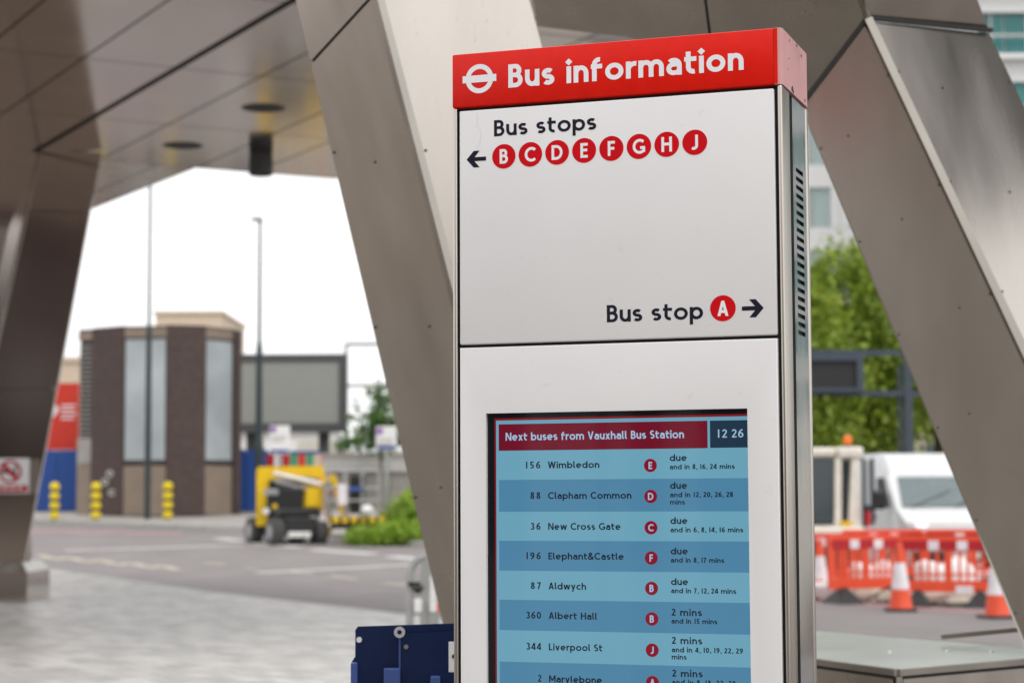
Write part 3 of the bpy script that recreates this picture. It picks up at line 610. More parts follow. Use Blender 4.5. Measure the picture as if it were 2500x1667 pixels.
# lower panel with its window
U0, U1, Z0, Z1 = .0776, .6727, .64, 1.6893
mb = MB(); a, b, c, d = .0157, .7400, .09, 1.8376
def ringq(o, i, y0, y1):
    bm = mb.bm
    for (A, B, yy0, yy1) in ((o, i, y0, y0), (i, i, y0, y1), (o, o, y1, y0), (i, o, y1, y1)):
        for k in range(4):
            A0, A1, B0, B1 = A[k], A[(k+1) % 4], B[k], B[(k+1) % 4]
            mb.poly([(A0[0], yy0, A0[1]), (A1[0], yy0, A1[1]), (B1[0], yy1, B1[1]), (B0[0], yy1, B0[1])])
ringq([(a, c), (b, c), (b, d), (a, d)], [(U0, Z0), (U1, Z0), (U1, Z1), (U0, Z1)], -.0035, .010)
bmesh.ops.remove_doubles(mb.bm, verts=mb.bm.verts, dist=1e-5)
es = [e for e in mb.bm.edges if all(abs(v.co.y+.0035) < 1e-4 for v in e.verts) and (all(abs(v.co.x-a) < 1e-4 or abs(v.co.x-b) < 1e-4 for v in e.verts) or all(abs(v.co.z-d) < 1e-4 for v in e.verts))]
bmesh.ops.bevel(mb.bm, geom=es, offset=.003, segments=3, affect='EDGES', profile=.5)
lpn = mb.build('lower_panel', 'enamel', tot, smooth=True)
scr = MB().box(U0+.0003, U1-.0003, .0065, .0118, Z0+.0005, Z1-.0005).build('screen', 'screen_off' if 'screen_off' in MT else 's_off', tot)
YS = .0062
def sr(u0, u1, z0, z1, mt, k, name): return rect(u0, u1, z0, z1, YS-k*1.2e-4, mt, scr, name)
sr(.0945, .6722, .66, 1.6782, 's_line', 0, 'red_border')
sr(.0985, .6722, .66, 1.6730, 's_light', 1, 'display')
sr(.1046, .6722, 1.6692, 1.6697, 's_dark', 2, 'rule')
sr(.1046, .5828, 1.6058, 1.6649, 's_red', 2, 'title_bar'); sr(.5882, .6722, 1.6062, 1.6648, 's_clock', 2, 'clock_box')
for z1, z0 in ((1.5410, 1.4704), (1.4065, 1.3405), (1.2765, 1.2098), (1.1408, 1.0720), (1.006, .938), (.870, .80)): sr(.1049, .6722, z0, z1, 's_dark', 2, 'row_band')
YT = YS-3*1.2e-4-2e-4
text('Next buses from Vauxhall Bus Station', .1212, 1.6282, .0176, .4094, .172, 's_pale', scr, YT, gap=.10)
text('12', .6034, 1.6280, .0176, .0222, .14, 's_pale', scr, YT); text('26', .6357, 1.6280, .0176, .0258, .14, 's_pale', scr, YT)
rows = [('156', 1.5660, 'Wimbledon', .1191, 'E', 1.5700, 'due', 1.5788, 'and in 8, 16, 24 mins', 1.5610, .1436, None),
        ('88', 1.4986, 'Clapham Common', .1915, 'D', 1.5030, 'due', 1.5191, 'and in 12, 20, 26, 28', 1.5010, .1391, 1.4852),
        ('36', 1.4309, 'New Cross Gate', .1662, 'C', 1.4355, 'due', 1.4434, 'and in 6, 8, 14, 16 mins', 1.4257, .1604, None),
        ('196', 1.3661, 'Elephant&Castle', .1730, 'F', 1.3703, 'due', 1.3782, 'and in 8, 17 mins', 1.3608, .1180, None),
        ('87', 1.3006, 'Aldwych', .0865, 'B', 1.3051, 'due', 1.3126, 'and in 7, 12, 24 mins', 1.2954, .1433, None),
        ('360', 1.2361, 'Albert Hall', .1111, 'B', 1.2396, '2 mins', 1.2473, 'and in 15 mins', 1.2306, .1012, None),
        ('344', 1.1680, 'Liverpool St', .1227, 'J', 1.1728, '2 mins', 1.1873, 'and in 4, 10, 19, 22, 29', 1.1696, .1560, 1.1543),
        ('2', 1.0988, 'Marylebone', .1211, 'A', 1.1036, '2 mins', 1.1176, 'and in 8, 18, 22, 28', 1.1008, .1391, 1.0850)]
for no, zn, dest, wd, st, zc, du, zd, an, za, wa, zm in rows:
    text(no, .2023, zn, .0152, {3: .0350, 2: .0236, 1: None}[len(no)], .175, 's_text', scr, YT, right=True, gap=.13)
    text(dest, .2200, zn-.0003, .0152, wd, .18, 's_text', scr, YT)
    disc(.4547, zc, .0145, 's_disc', scr, YT+1e-4); text(st, .4547, zc-.0078, .0156, None, .19, 's_pale', scr, YT-2e-4, right='c')
    text(du, .4983, zd, .0150, .0380 if du == 'due' else .0675, .18, 's_text', scr, YT)
    text(an, .4981, za, .0110, wa, .185, 's_text', scr, YT)
    if zm: text('mins', .4980, zm, .0110, .0330, .185, 's_text', scr, YT)

# ------------------------------------------------------------------ blue rack behind the totem's left edge
def pxz(px, py, Y): q = P(px, py, Y); return q
YB = 5.35
A0 = P(816, 1438, YB); s_ = (P(916, 1438, YB).x-A0.x)/100                 # metres per picture unit here
bx = lambda px: (px-816)*s_
bz = lambda py: A0.z-(py-1438)*s_
bin_ = thing('leaflet_rack', 'dark blue powder coated steel leaflet rack behind the left edge of totem', 'rack', (A0.x, YB, 0))
prof = [(0, .02), (0, bz(1500)), (bx(816), bz(1497))]
outl = [(bx(808), .05), (bx(808), bz(1518)), (bx(816), bz(1506)), (bx(816), bz(1446)), (bx(822), bz(1438)), (bx(1110), bz(1430)), (bx(1110), .05)]
MB().prism([(x, .0, z) for x, z in outl], (0, .006, 0)).build('back_plate', 'blue', bin_)
outl2 = [(bx(921), .05), (bx(921), bz(1500)), (bx(921), bz(1454)), (bx(1110), bz(1446)), (bx(1110), .05)]
MB().prism([(x, -.022, z) for x, z in outl2], (0, .005, 0)).build('front_plate', 'blue', bin_)
MB().box(bx(917), bx(921)+.001, -.022, -.0005, .05, bz(1456)).build('fold', 'bluelite', bin_)
for x0, x1, yt in ((809, 824, 1517), (884, 921, 1530), (990, 1012, 1548)):
    MB().box(bx(x0), bx(x1), -.05, -.028, .05, bz(yt), bev=.003).build('divider', 'bluelite', bin_)
MB().box(bx(808), bx(1110), -.12, .02, .0, .05, bev=.004).build('base', 'blue', bin_)
for px, py, r in ((825, 1468, .0075), (934, 1483, .006)): MB().cyl((bx(px), -.028 if px > 920 else -.004, bz(py)), (bx(px), -.0 if px < 920 else -.0225, bz(py)), r, n=16).build('bolt', 'white' if px < 900 else 'trim', bin_, smooth=True)
mb = MB(); cx, cz = bx(919), bz(1450)
for pg in stroke(arc(cx, cz, .0105, .0105, 0, 342, 19), .0042, True): mb.prism([(p.x, -.03, p.y) for p in pg], (0, .006, 0))
mb.build('ring_bolt', 'chrome', bin_)
MB().box(bx(1031), bx(1075), -.026, -.0225, bz(1541), bz(1472), bev=.0015).build('label_plate', 'white', bin_)
MB().cyl((bx(1044), -.028, bz(1505)), (bx(1044), -.0262, bz(1505)), .0062, n=16).build('lock', 'gap', bin_)

# ------------------------------------------------------------------ grey bag hoop further back, in front of the road
YH = 15.
hp_ = P(965, 1430, YH); s2 = (P(1065, 1430, YH).x-hp_.x)/100; hx = lambda px: (px-965)*s2; hz = lambda py: hp_.z-(py-1430)*s2
hoop = thing('bag_stand', 'grey bent steel litter bag stand standing on the paving behind blue rack', 'bag stand', (hp_.x, YH, 0))
pts = [(hx(941), 0, 0), (hx(941), 0, hz(1330)), (hx(943), 0, hz(1310)), (hx(952), 0, hz(1292)), (hx(964), 0, hz(1283)), (hx(975), 0, hz(1280))]
MB().tube(pts, .030).build('hoop', 'grail', hoop, smooth=True)
MB().prism([(hx(963), -.02, 0), (hx(988), -.02, 0), (hx(988), -.02, hz(1300)), (hx(980), -.02, hz(1277)), (hx(966), -.02, hz(1283))], (0, .05, 0)).build('upright', 'grail', hoop)
MB().box(hx(938), hx(966), -.04, -.022, hz(1345), hz(1336)).build('clamp', 'black', hoop)
MB().prism([(hx(947), -.04, hz(1346)), (hx(975), -.04, hz(1346)), (hx(965), -.04, hz(1362)), (hx(955), -.04, hz(1362))], (0, .015, 0)).build('bracket', 'black', hoop)
MB().box(hx(952), hx(970), -.06, -.045, hz(1405), hz(1374), bev=.008).build('tag', 'white', hoop)
MB().loft([(hx(986), -.03, hz(1430)), (hx(1012), -.03, hz(1430)), (hx(1012), .06, hz(1430)), (hx(986), .06, hz(1430))], [(hx(988), -.01, hz(1322)), (hx(992), -.01, hz(1322)), (hx(992), .03, hz(1322)), (hx(988), .03, hz(1322))]).build('bag_sleeve', 'white', hoop)
MB().box(hx(985), hx(1010), -.05, -.031, 0, hz(1378), bev=.006).build('sleeve_foot', 'grail', hoop)
MB().box(hx(988), hx(1004), -.06, -.0515, hz(1404), hz(1380), bev=.004).build('reflector', 'white', hoop)
MB().box(hx(1004), hx(1010), -.06, -.0515, hz(1402), hz(1384)).build('reflector', 'orange', hoop)
MB().box(hx(930), hx(1015), -.2, .2, 0, .02).build('base_plate', 'grail', hoop)

# ------------------------------------------------------------------ foliage
def leaves(blobs, n, size, mt, parent, name='crown', clump=.5, per=40, seed=1):
    g = np.random.default_rng(seed); Vt = []; tone = []
    vol = np.array([b[3]*b[4]*b[5] for b in blobs]); vol = vol/vol.sum()
    for b, f in zip(blobs, vol):
        nc = max(3, int(n*f/per)); d = g.normal(size=(nc, 3)); d /= np.linalg.norm(d, axis=1)[:, None]; r = g.uniform(.25, 1, nc)**.45
        cc = np.array(b[:3])+d*r[:, None]*np.array(b[3:6]); ct = np.clip(g.normal(.5, .28, nc), 0, 1)
        c = np.repeat(cc, per, 0)+g.normal(size=(nc*per, 3))*clump*np.array([1, 1, .75]); t = np.clip(np.repeat(ct, per)+g.normal(0, .15, nc*per), 0, 1)
        u = g.normal(size=(len(c), 3)); u /= np.linalg.norm(u, axis=1)[:, None]; v = np.cross(u, g.normal(size=(len(c), 3))); v /= np.linalg.norm(v, axis=1)[:, None]
        sz = size*g.uniform(.6, 1.3, len(c))[:, None]
        Vt.append(np.stack([c-u*sz, c+v*sz*.55, c+u*sz, c-v*sz*.55], 1).reshape(-1, 3)); tone.append(np.repeat(t, 4))
    Vt = np.concatenate(Vt); tone = np.concatenate(tone); nf = len(Vt)//4
    me = bpy.data.meshes.new(name); me.vertices.add(len(Vt)); me.vertices.foreach_set('co', Vt.ravel()); me.loops.add(nf*4); me.loops.foreach_set('vertex_index', np.arange(nf*4)); me.polygons.add(nf); me.polygons.foreach_set('loop_start', np.arange(nf)*4); me.polygons.foreach_set('loop_total', np.full(nf, 4)); me.update()
    a = me.attributes.new('tone', 'FLOAT', 'POINT'); a.data.foreach_set('value', tone.astype(np.float32)); me.materials.append(MT[mt])
    o = bpy.data.objects.new(name, me); COL.objects.link(o); o.parent = parent; return o
def limbs(parent, base_r, h, ends, name='trunk'):
    mb = MB(); mb.cyl((0, 0, 0), (.05, 0, h*.5), base_r, base_r*.75, 10); mb.cyl((.05, 0, h*.5), (0, .05, h), base_r*.75, base_r*.5, 10)
    for e in ends:
        e = Vector(e); s = Vector((0, 0, h*random.uniform(.6, 1))); md = s.lerp(e, .5)+Vector((0, 0, .2)); mb.cyl(s, md, base_r*.4, base_r*.26, 7); mb.cyl(md, e, base_r*.26, base_r*.08, 7)
    return mb.build(name, 'bark', parent, smooth=True)

# ------------------------------------------------------------------ left background
FP = .07
def fz(y): return zg(y)+FP
# brick pavilion
pxs = [(178, 64.95), (213, 64.7), (284, 63.8), (382, 63.5), (471, 63.9), (543, 65.2)]
pv = [P(x, 970, Y).xy for x, Y in pxs]; pz0, pz1 = fz(64.5), 7.03
pav = thing('brick_pavilion', 'dark brown brick faceted pavilion with tall frosted windows across the road', 'building', (pv[3].x, pv[3].y+3, pz0))
def facet(a, b, z0, z1, out=0., th=.12, e=0.):
    d = (b-a).normalized(); n = Vector((d.y, -d.x)); a2, b2 = a+d*e, b-d*e
    A = a2+n*out; B = b2+n*out
    return [(A.x, A.y, z0), (B.x, B.y, z0), (B.x, B.y, z1), (A.x, A.y, z1)], (-n.x*th, -n.y*th, 0)
def fac(name, i, z0, z1, mt, parent=pav, f0=0., f1=1., out=0., th=.12, e=0.):
    a, b = pv[i].lerp(pv[i+1], f0), pv[i].lerp(pv[i+1], f1); return MB().prism(*facet(a, b, z0, z1, out, th, e)).build(name, mt, parent, world=True)
back = [Vector((pv[5].x*70/65.2-.5, 70)), Vector((pv[0].x, 70))]
ring = list(pv)+back; MB().prism([(p.x*.998, p.y+.25, pz0) for p in ring], (0, 0, pz1-pz0-.1)).build('core', 'brick', pav, world=True)
for i in (1, 3): fac('brick_pier', i, pz0, pz1+.05, 'brick', out=.06, th=.4)
fac('brick_pier', 4, pz0, pz1-.02, 'brick', f0=.88, f1=1.05, out=.14, th=.45)
zz = lambda py, Y: P(300, py, Y).z
for i, f1 in ((2, 1), (4, .88)):
    Yb = 63.8; fac('lintel', i, zz(775, Yb), pz1-.03, 'tan', f1=f1, e=.005)
    w_ = fac('window', i, zz(1063, Yb), zz(775, Yb)-.01, 'bb_frame', f1=f1, e=.02, th=.1, out=-.02)
    o = fac('pane', i, zz(1056, Yb), zz(781, Yb), 'frost', f0=.03, f1=f1*.97, th=.02, out=.0); o.parent = w_; o.data.transform(Matrix.Identity(4))
    fac('lower_panel', i, pz0, zz(1069, Yb), 'tan', f1=f1, e=.01)
fac('lintel', 0, zz(782, 65), pz1-.05, 'tan'); lv = fac('louvre', 0, zz(1004, 65), zz(784, 65), 'dark', th=.2, out=-.12)
for k in range(20):
    z0 = zz(1002-k*10.8, 65); o = fac('slat', 0, z0, z0+.05, 'grey', out=-.01, th=.07, e=.02); o.parent = lv
fac('lower_panel', 0, zz(1064, 65), zz(1006, 65), 'grey'); fac('lower_panel', 0, pz0, zz(1066, 65), 'tan')
mb = MB(); mb.prism([(p.x, p.y+.1, pz1-.02) for p in ring], (0, 0, .06)); mb.build('roof', 'brick', pav, world=True)
for px, py in ((252, 1087), (241, 1106), (257, 1131)):                      # pale ring stickers on the brick
    q = P(px, py, 63.98); mb = MB()
    for pg in stroke(arc(0, 0, .085, .085, 0, 340, 18), .022, True): mb.prism([(q.x+p.x, q.y-.02, q.z+p.y) for p in pg], (0, .02, 0))
    mb.build('ring_sticker', 'pale_grey', pav, world=True)
# tall cream block far behind the pavilion
def block(name, label, cat, x0, x1, ytop, Y, mt, depth=8, x0b=None):
    a, b = P(x0, ytop, Y), P(x1, ytop, Y); o = thing(name, label, cat, ((a.x+b.x)/2, Y, fz(Y)))
    w = b.x-a.x; MB().box(-w/2, w/2, 0, depth, 0, a.z-fz(Y)).build('wall', mt, o); return o, w, a.z-fz(Y)
o, w, h = block('rendered_block', 'pale tan rendered block rising behind the brick pavilion roof', 'building', 358, 509, 722, 95, 'cream'); MB().box(-w/2-.1, w/2+.1, -.1, 8.1, h, h+.15).build('parapet', 'cream', o)
MB().box(-w/2-3.0, -w/2-.02, .5, 6, 0, h-.75).build('side_wing', 'cream', o)
o, w, h = block('rendered_block', 'cream rendered house end above the red hoarding at left', 'building', 40, 182, 832, 80, 'cream'); MB().box(-w/2-.1, w/2+.1, -.1, 8.1, h, h+.2).build('parapet', 'cream', o)
# red hoarding with white print, above blue site hoarding
a, b = P(70, 880, 71.0), P(181, 1032, 71.0); o = thing('red_banner', 'red hoarding banner with white print left of the brick pavilion', 'banner', ((a.x+b.x)/2, 71, fz(71)))
w = b.x-a.x; zA, zB = a.z-fz(71), b.z-fz(71); MB().box(-w/2, w/2, 0, .06, zB, zA).build('board', 'hoard_red', o)
for k in (-.42, .42): MB().box(k*w-.05, k*w+.05, .06, .16, 0, zA).build('post', 'grail', o)
X_ = lambda px: P(px, 950, 71).x-o.location.x
Zz = lambda py: P(120, py, 71).z-o.location.z
mb = MB(); mb.prism([(X_(112), -.012, Zz(940)), (X_(124), -.012, Zz(926)), (X_(136), -.012, Zz(940)), (X_(124), -.012, Zz(958))], (0, .01, 0)); mb.build('emblem', 'white', o)
for k, (y, x1) in enumerate(((929, 174), (939, 172), (949, 176), (959, 170))): MB().box(X_(140), X_(x1), -.012, -.002, Zz(y+4), Zz(y)).build('print_line', 'bar_white', o)
def hoarding(label, x0, x1, ytop, Y, n):
    a, b = P(x0, ytop, Y), P(x1, ytop, Y); o = thing('site_hoarding', label, 'hoarding', ((a.x+b.x)/2, Y, fz(Y))); w = b.x-a.x; h = a.z-fz(Y)
    for k in range(n): MB().box(-w/2+w*k/n+.01, -w/2+w*(k+1)/n-.01, 0, .05, .02, h).build('panel', 'hoard_blue', o)
    MB().box(-w/2, w/2, .05, .1, 0, h-.1).build('rail', 'bark', o)
hoarding('blue site hoarding panels under the red banner', 40, 177, 1034, 70.3, 3); hoarding('blue site hoarding panels right of the brick pavilion', 541, 612, 1032, 66.2, 3)
# billboard
Yb = 76; a, b = P(520, 814, Yb), P(797, 992, Yb); o = thing('billboard', 'large blank grey billboard in a dark frame behind the lift', 'billboard', ((a.x+b.x)/2, Yb, fz(Yb))); w = b.x-a.x; z1, z0 = a.z-fz(Yb), b.z-fz(Yb)
MB().box(-w/2, w/2, 0, .4, z0, z1).build('case', 'bb_frame', o); fr = .28
MB().box(-w/2+fr, w/2-fr*1.1, -.03, -.002, z0+fr*1.2, z1-fr).build('face', 'bb_face', o)
for s0, s1, q0, q1 in ((-w/2, w/2, z1-fr+.02, z1), (-w/2, w/2, z0, z0+fr*1.1), (w/2-fr, w/2, z0+fr*1.12, z1-fr+.01)): MB().box(s0, s1, -.1, -.032, q0, q1).build('frame', 'bb_frame', o)
for k in (-.3, .3): MB().box(k*w-.2, k*w+.2, .4, .75, 0, z1-.5).build('leg', 'bb_frame', o)
# open gantry frame to its right
Yb = 77; o = thing('scaffold_frame', 'thin dark scaffold frame standing right of the blank billboard', 'frame', (P(795, 1000, Yb).x, Yb, fz(Yb)))
for px in (795, 925): q = P(px, 790, Yb); MB().bar((q.x-o.location.x, 0, 0), (q.x-o.location.x, 0, q.z-o.location.z), .09).build('upright', 'bb_frame', o)
for py in (791, 886): q = P(795, py, Yb); q2 = P(925, py, Yb); MB().bar((0, -.1, q.z-o.location.z), (q2.x-o.location.x, -.1, q2.z-o.location.z), .10).build('rail', 'grey' if py > 800 else 'bb_frame', o)
# concrete ramp wall with pale coping
Yb = 74; a, b = P(560, 1040, Yb), P(1150, 1040, Yb); o = thing('concrete_wall', 'long grey concrete wall with pale coping behind the lift', 'wall', ((a.x+b.x)/2, Yb, fz(Yb))); w = b.x-a.x; h = a.z-fz(Yb)
for k in range(7): MB().box(-w/2+w*k/7+.01, -w/2+w*(k+1)/7-.01, 0, .5, 0, h*.66).build('panel', 'grey', o)
MB().box(-w/2, w/2, -.12, .6, h*.66+.005, h*.86).build('coping', 'pale_grey', o); MB().box(-w/2, w/2, .1, .4, h*.86+.002, h).build('parapet', 'grey', o)
# white low building strip behind, with parked van shape
o, w, h = block('low_shed', 'long low white shed roofline seen under the billboard', 'building', 535, 760, 996, 90, 'white', 6); MB().box(-w/2-.1, w/2+.1, -.2, 6.1, h, h+.12).build('roof_edge', 'pale_grey', o)
q = P(755, 1046, 80); o = thing('parked_van', 'small cream van parked behind the concrete wall', 'van', (q.x, 80, fz(80))); hz_ = P(755, 1012, 80).z-fz(80)
MB().prism([(-1.3, 0, .3), (1.0, 0, .3), (1.05, 0, hz_*.6), (.6, 0, hz_*.93), (.3, 0, hz_), (-1.2, 0, hz_), (-1.35, 0, hz_*.8)], (0, 1.7, 0)).build('body', 'cwhite', o)
MB().prism([(.35, -.01, hz_*.7), (.75, -.01, hz_*.7), (.5, -.01, hz_*.92), (.35, -.01, hz_*.92)], (0, .01, 0)).build('window', 'glassd', o)
for x in (-.85, .6): MB().cyl((x, -.03, .33), (x, .2, .33), .33, n=18).build('wheel', 'tyre', o)
# lamp posts
def pole(label, pts, Y, head, z0=None):
    base = P(pts[0][0], pts[0][1], Y); gz = fz(Y) if z0 is None else z0; o = thing('street_lamp', label, 'lamp post', (base.x, Y, gz))
    zs = [P(pts[0][0], py, Y).z-gz for _, py, _ in pts]
    mb = MB(); mb.cyl((0, 0, 0), (0, 0, zs[0]), pts[0][2], pts[0][2], 12)
    for (a, b, ra, rb) in ((zs[i], zs[i+1], pts[i][2], pts[i+1][2]) for i in range(len(pts)-1)): mb.cyl((0, 0, a), (0, 0, b), ra, rb, 12)
    mb.build('pole', 'pole', o, smooth=True)
    if head:
        MB().ball((-.10, 0, zs[-1]+.02), .17, 12, 8, (1.3, 1, .45)).build('lantern', 'grail', o, smooth=True); MB().cyl((0, 0, zs[-1]-.1), (0, 0, zs[-1]+.02), .06).build('bracket', 'pole', o)
    return o
pole('tall dark lamp post in front of the brick pavilion, rising past the canopy edge', [(338, 1187, .10), (341, 1000, .10), (344, 760, .085), (347, 740, .05), (352, 500, .045), (356, 300, .045)], 62.3, True)
pole('slender lamp post with small lantern beside the billboard', [(594, 1100, .10), (594, 1030, .16), (594, 1000, .12), (595, 800, .10), (595, 780, .06), (596, 505, .045)], 64.5, True)
# bollards
q = Gd(385, 1190, FP)
def bollard(label, px, py):
    q = P(px, py, 62.2); q.z = fz(62.2); o = thing('bollard', label, 'bollard', q, group='yellow and black bollards'); r = .155; H = 1.20
    MB().cyl((0, 0, 0), (0, 0, H-.05), .10, n=14).build('post', 'black', o)
    for k in range(4):
        z = .02+k*.295; MB().lathe([(.10, z), (r, z+.06), (r, z+.17), (.115, z+.225), (.10, z+.225)] if k < 3 else [(.10, z), (r, z+.06), (r, z+.17), (.09, z+.25), (.01, z+.27)], n=18).build('band', 'bolyel', o, smooth=True)
bollard('yellow and black bollard in front of the blue hoarding, leftmost', 125, 1183); bollard('middle yellow and black bollard before the left brick pier', 220, 1188); bollard('yellow and black bollard right of the dark lamp post', 385, 1191)
# small parking signs
def signp(label, x0, x1, y0, y1, Y, ybase):
    a, b = P(x0, y0, Y), P(x1, y1, Y); gz = fz(Y); o = thing('street_sign', label, 'sign', ((a.x+b.x)/2, Y, gz)); w = b.x-a.x
    MB().box(-w/2, w/2, -.03, 0, b.z-gz, a.z-gz, bev=.008).build('plate', 'white', o); MB().cyl((0, .04, 0), (0, .04, a.z-gz), .06, n=10).build('post', 'grail', o)
    MB().box(-w/2+.02, -w/2+w*.32, -.036, -.031, a.z-gz-.22, a.z-gz-.03).build('purple_mark', 'purple', o)
    MB().box(-w/2+.03, w/2-.03, -.036, -.031, b.z-gz+.03, b.z-gz+.14).build('blue_band', 'bluelite', o)
    for k in range(3): MB().box(-w/2+w*.1, w/2-w*(.15+.1*k), -.036, -.031, a.z-gz-.36-k*.08, a.z-gz-.33-k*.08).build('print_line', 'grey', o)
signp('white street sign with purple corner above the yellow lift', 620, 666, 977, 1042, 63, 1180); signp('white street sign with purple corner on a post by the shrubs', 864, 911, 979, 1034, 53.5, 1190)
# market-like red and green boards behind the lift
a, b = P(612, 1042, 66.5), P(738, 1072, 66.5); o = thing('site_fence', 'site fence with red, white and green boards behind the yellow lift', 'fence', ((a.x+b.x)/2, 66.5, fz(66.5))); w = b.x-a.x; z1, z0 = a.z-o.location.z, b.z-o.location.z
for k, c in enumerate(('bar_red', 'white', 'bar_red', 'green', 'hoard_red', 'green', 'cream')): MB().box(-w/2+w*k/7+.01, -w/2+w*(k+1)/7-.01, 0, .05, z0, z1).build('board', c, o)
MB().box(-w/2, w/2, -.02, .06, z1+.002, z1+.09).build('top_rail', 'hoard_blue', o)
for k in (-.48, 0, .48): MB().box(k*w-.05, k*w+.05, .055, .12, 0, z1).build('post', 'orange', o)
# shrub bed and sapling
q = Gd(905, 1243, FP)
bed = thing('shrub', 'dense bright green shrub and ground cover on the kerb right of the lift', 'shrub', q)
sx = (P(1005, 1240, q.y).x-P(905, 1240, q.y).x)/100; LX = lambda px: (px-925)*sx; LZ = lambda py: (1243-py)*sx
leaves([(LX(960), 2.2, LZ(1185), .5, .8, .5), (LX(985), 2.2, LZ(1175), .6, .8, .7), (LX(925), 2.0, LZ(1205), .4, .6, .3)], 5000, .075, 'leaf2', bed, 'foliage', .16, 30, 3)
leaves([(LX(905), .8, .14, LX(960)-LX(900)+.3, .7, .22), (LX(855), .9, .12, .4, .6, .15), (LX(960), .8, .18, .5, .6, .24)], 8000, .065, 'leaf2', bed, 'ground_cover', .12, 30, 4)
mb = MB()
for k in range(9): mb.cyl((LX(880+k*10), 1.6+.1*(k % 3), 0), (LX(878+k*11), 1.7+.1*(k % 3), .8), .02, .01, 6)
mb.build('stem', 'bark', bed, kind='stuff')
q = Vector((P(872, 1000, 72).x, 72, fz(72))); sap = thing('sapling', 'thin young tree with sparse leaves right of the billboard', 'tree', q)
sz = lambda py: P(872, py, 72).z-q.z
sxx = lambda px: P(px, 950, 72).x-q.x
limbs(sap, .07, sz(985), [(sxx(812), 0, sz(945)), (sxx(835), 0, sz(985)), (sxx(868), 0, sz(890)), (sxx(885), .2, sz(900)), (sxx(900), 0, sz(930))])
leaves([(sxx(880), 0, sz(955), .55, .6, .75), (sxx(872), 0, sz(905), .35, .4, .4), (sxx(815), 0, sz(955), .14, .2, .4), (sxx(840), 0, sz(990), .5, .4, .16), (sxx(895), 0, sz(1000), .6, .5, .45), (sxx(850), 0, sz(1020), 1.2, .6, .25)], 2400, .10, 'leaf3', sap, 'crown', .16, 20, 5)

# ------------------------------------------------------------------ boom lift
q = Gd(660, 1251, ROAD); ly = q.y; lift = thing('boom_lift', 'yellow self propelled boom lift with basket standing on the road', 'boom lift', q)
u = (P(760, 1250, ly).x-P(660, 1250, ly).x)/100; BX = lambda px: (px-660)*u; BZ = lambda py: (1251-py)*u
Mr = Matrix.Translation((BX(690), 0, 0)) @ Matrix.Rotation(R(27), 4, 'Z')
wr = BZ(1190)/2*1.0
for x, y in ((-.60, .25), (.60, .25), (-.60, 1.85), (.60, 1.85)):
    a = Mr @ Vector((x-.15, y, wr)); b = Mr @ Vector((x+.15, y, wr)); wh = MB().cyl(a, b, wr, n=24).build('wheel', 'tyre', lift, smooth=True)
    s = -1 if x < 0 else 1; MB().cyl(Mr @ Vector((x+s*.152, y, wr)), Mr @ Vector((x+s*.165, y, wr)), wr*.55, n=18).build('rim', 'grail', wh, smooth=True)
    mb = MB()
    for k in range(16):
        t = 2*math.pi*k/16; c = Mr @ Vector((x, y+wr*math.cos(t), wr+wr*math.sin(t))); d = Mr.to_3x3() @ Vector((.12, 0, 0)); mb.bar(c-d, c+d, .05, .03)
    mb.build('tread', 'tyre', wh, kind='stuff')
ch = MB().box(-.42, .42, -.05, 2.1, .22, .72, bev=.04, M=Mr).build('chassis', 'black', lift)
MB().box(-.62, .62, .2, .32, wr-.07, wr+.07, M=Mr).build('axle', 'black', lift); MB().box(-.62, .62, 1.8, 1.92, wr-.07, wr+.07, M=Mr).build('axle', 'black', lift)
MB().box(-.36, .26, -.075, -.052, .20, .34, M=Mr, bev=.01).build('number_plate', 'plate', ch)
MB().box(-.50, .62, .15, 1.5, .725, .95, bev=.05, M=Mr).build('turntable', 'black', lift)
MB().prism([(BX(578), .9, BZ(1208)), (BX(606), .9, BZ(1208)), (BX(606), .9, BZ(1100)), (BX(640), .9, BZ(1098)), (BX(640), .9, BZ(1070)), (BX(583), .9, BZ(1070)), (BX(578), .9, BZ(1078))], (0, .55, 0)).build('riser', 'yellow', lift)
bo = MB().prism([(BX(640)+.002, .86, BZ(1070)), (BX(734), .75, BZ(1069)), (BX(737), .75, BZ(1098)), (BX(640)+.002, .86, BZ(1088))], (0, .45, 0)).build('boom', 'yellow', lift)
MB().cyl((BX(622), .6, BZ(1086)), (BX(736), .5, BZ(1113)), .065, n=14).build('telescopic_tube', 'cwhite', lift, smooth=True)
MB().bar((BX(625), .66, BZ(1104)), (BX(700), .62, BZ(1122)), .10).build('ram', 'grail', lift)
MB().prism([(BX(684), .72, BZ(1112)), (BX(734), .62, BZ(1116)), (BX(734), .62, BZ(1172)), (BX(708), .62, BZ(1180)), (BX(672), .7, BZ(1150))], (0, .6, 0)).build('counterweight', 'yellow', lift)
MB().box(BX(608), BX(725), 1.0, 1.5, BZ(1190), BZ(1104), bev=.03).build('engine_block', 'black', lift)
MB().box(BX(697), BX(729), .52, .61, BZ(1165), BZ(1122), bev=.03).build('cover', 'yellow', lift)
MB().box(BX(606), BX(690), .5, 1.1, BZ(1188), BZ(1120), bev=.05).build('engine_cover', 'black', lift)
MB().box(BX(600), BX(634), .44, .5, BZ(1136), BZ(1122), M=Matrix.Identity(4)).build('decal', 'grail', lift); MB().cyl((BX(626), .44, BZ(1163)), (BX(626), .499, BZ(1163)), .07, n=14).build('filler_cap', 'yellow', lift); MB().cyl((BX(606), .42, BZ(1174)), (BX(606), .499, BZ(1174)), .09, n=14).build('lamp', 'plate', lift)
for px, c in ((716, 'plate'), (738, 'bar_white')): MB().box(BX(px)-.09, BX(px)+.09, .30, .36, BZ(1205), BZ(1186), bev=.01).build('hose_box', c, lift)
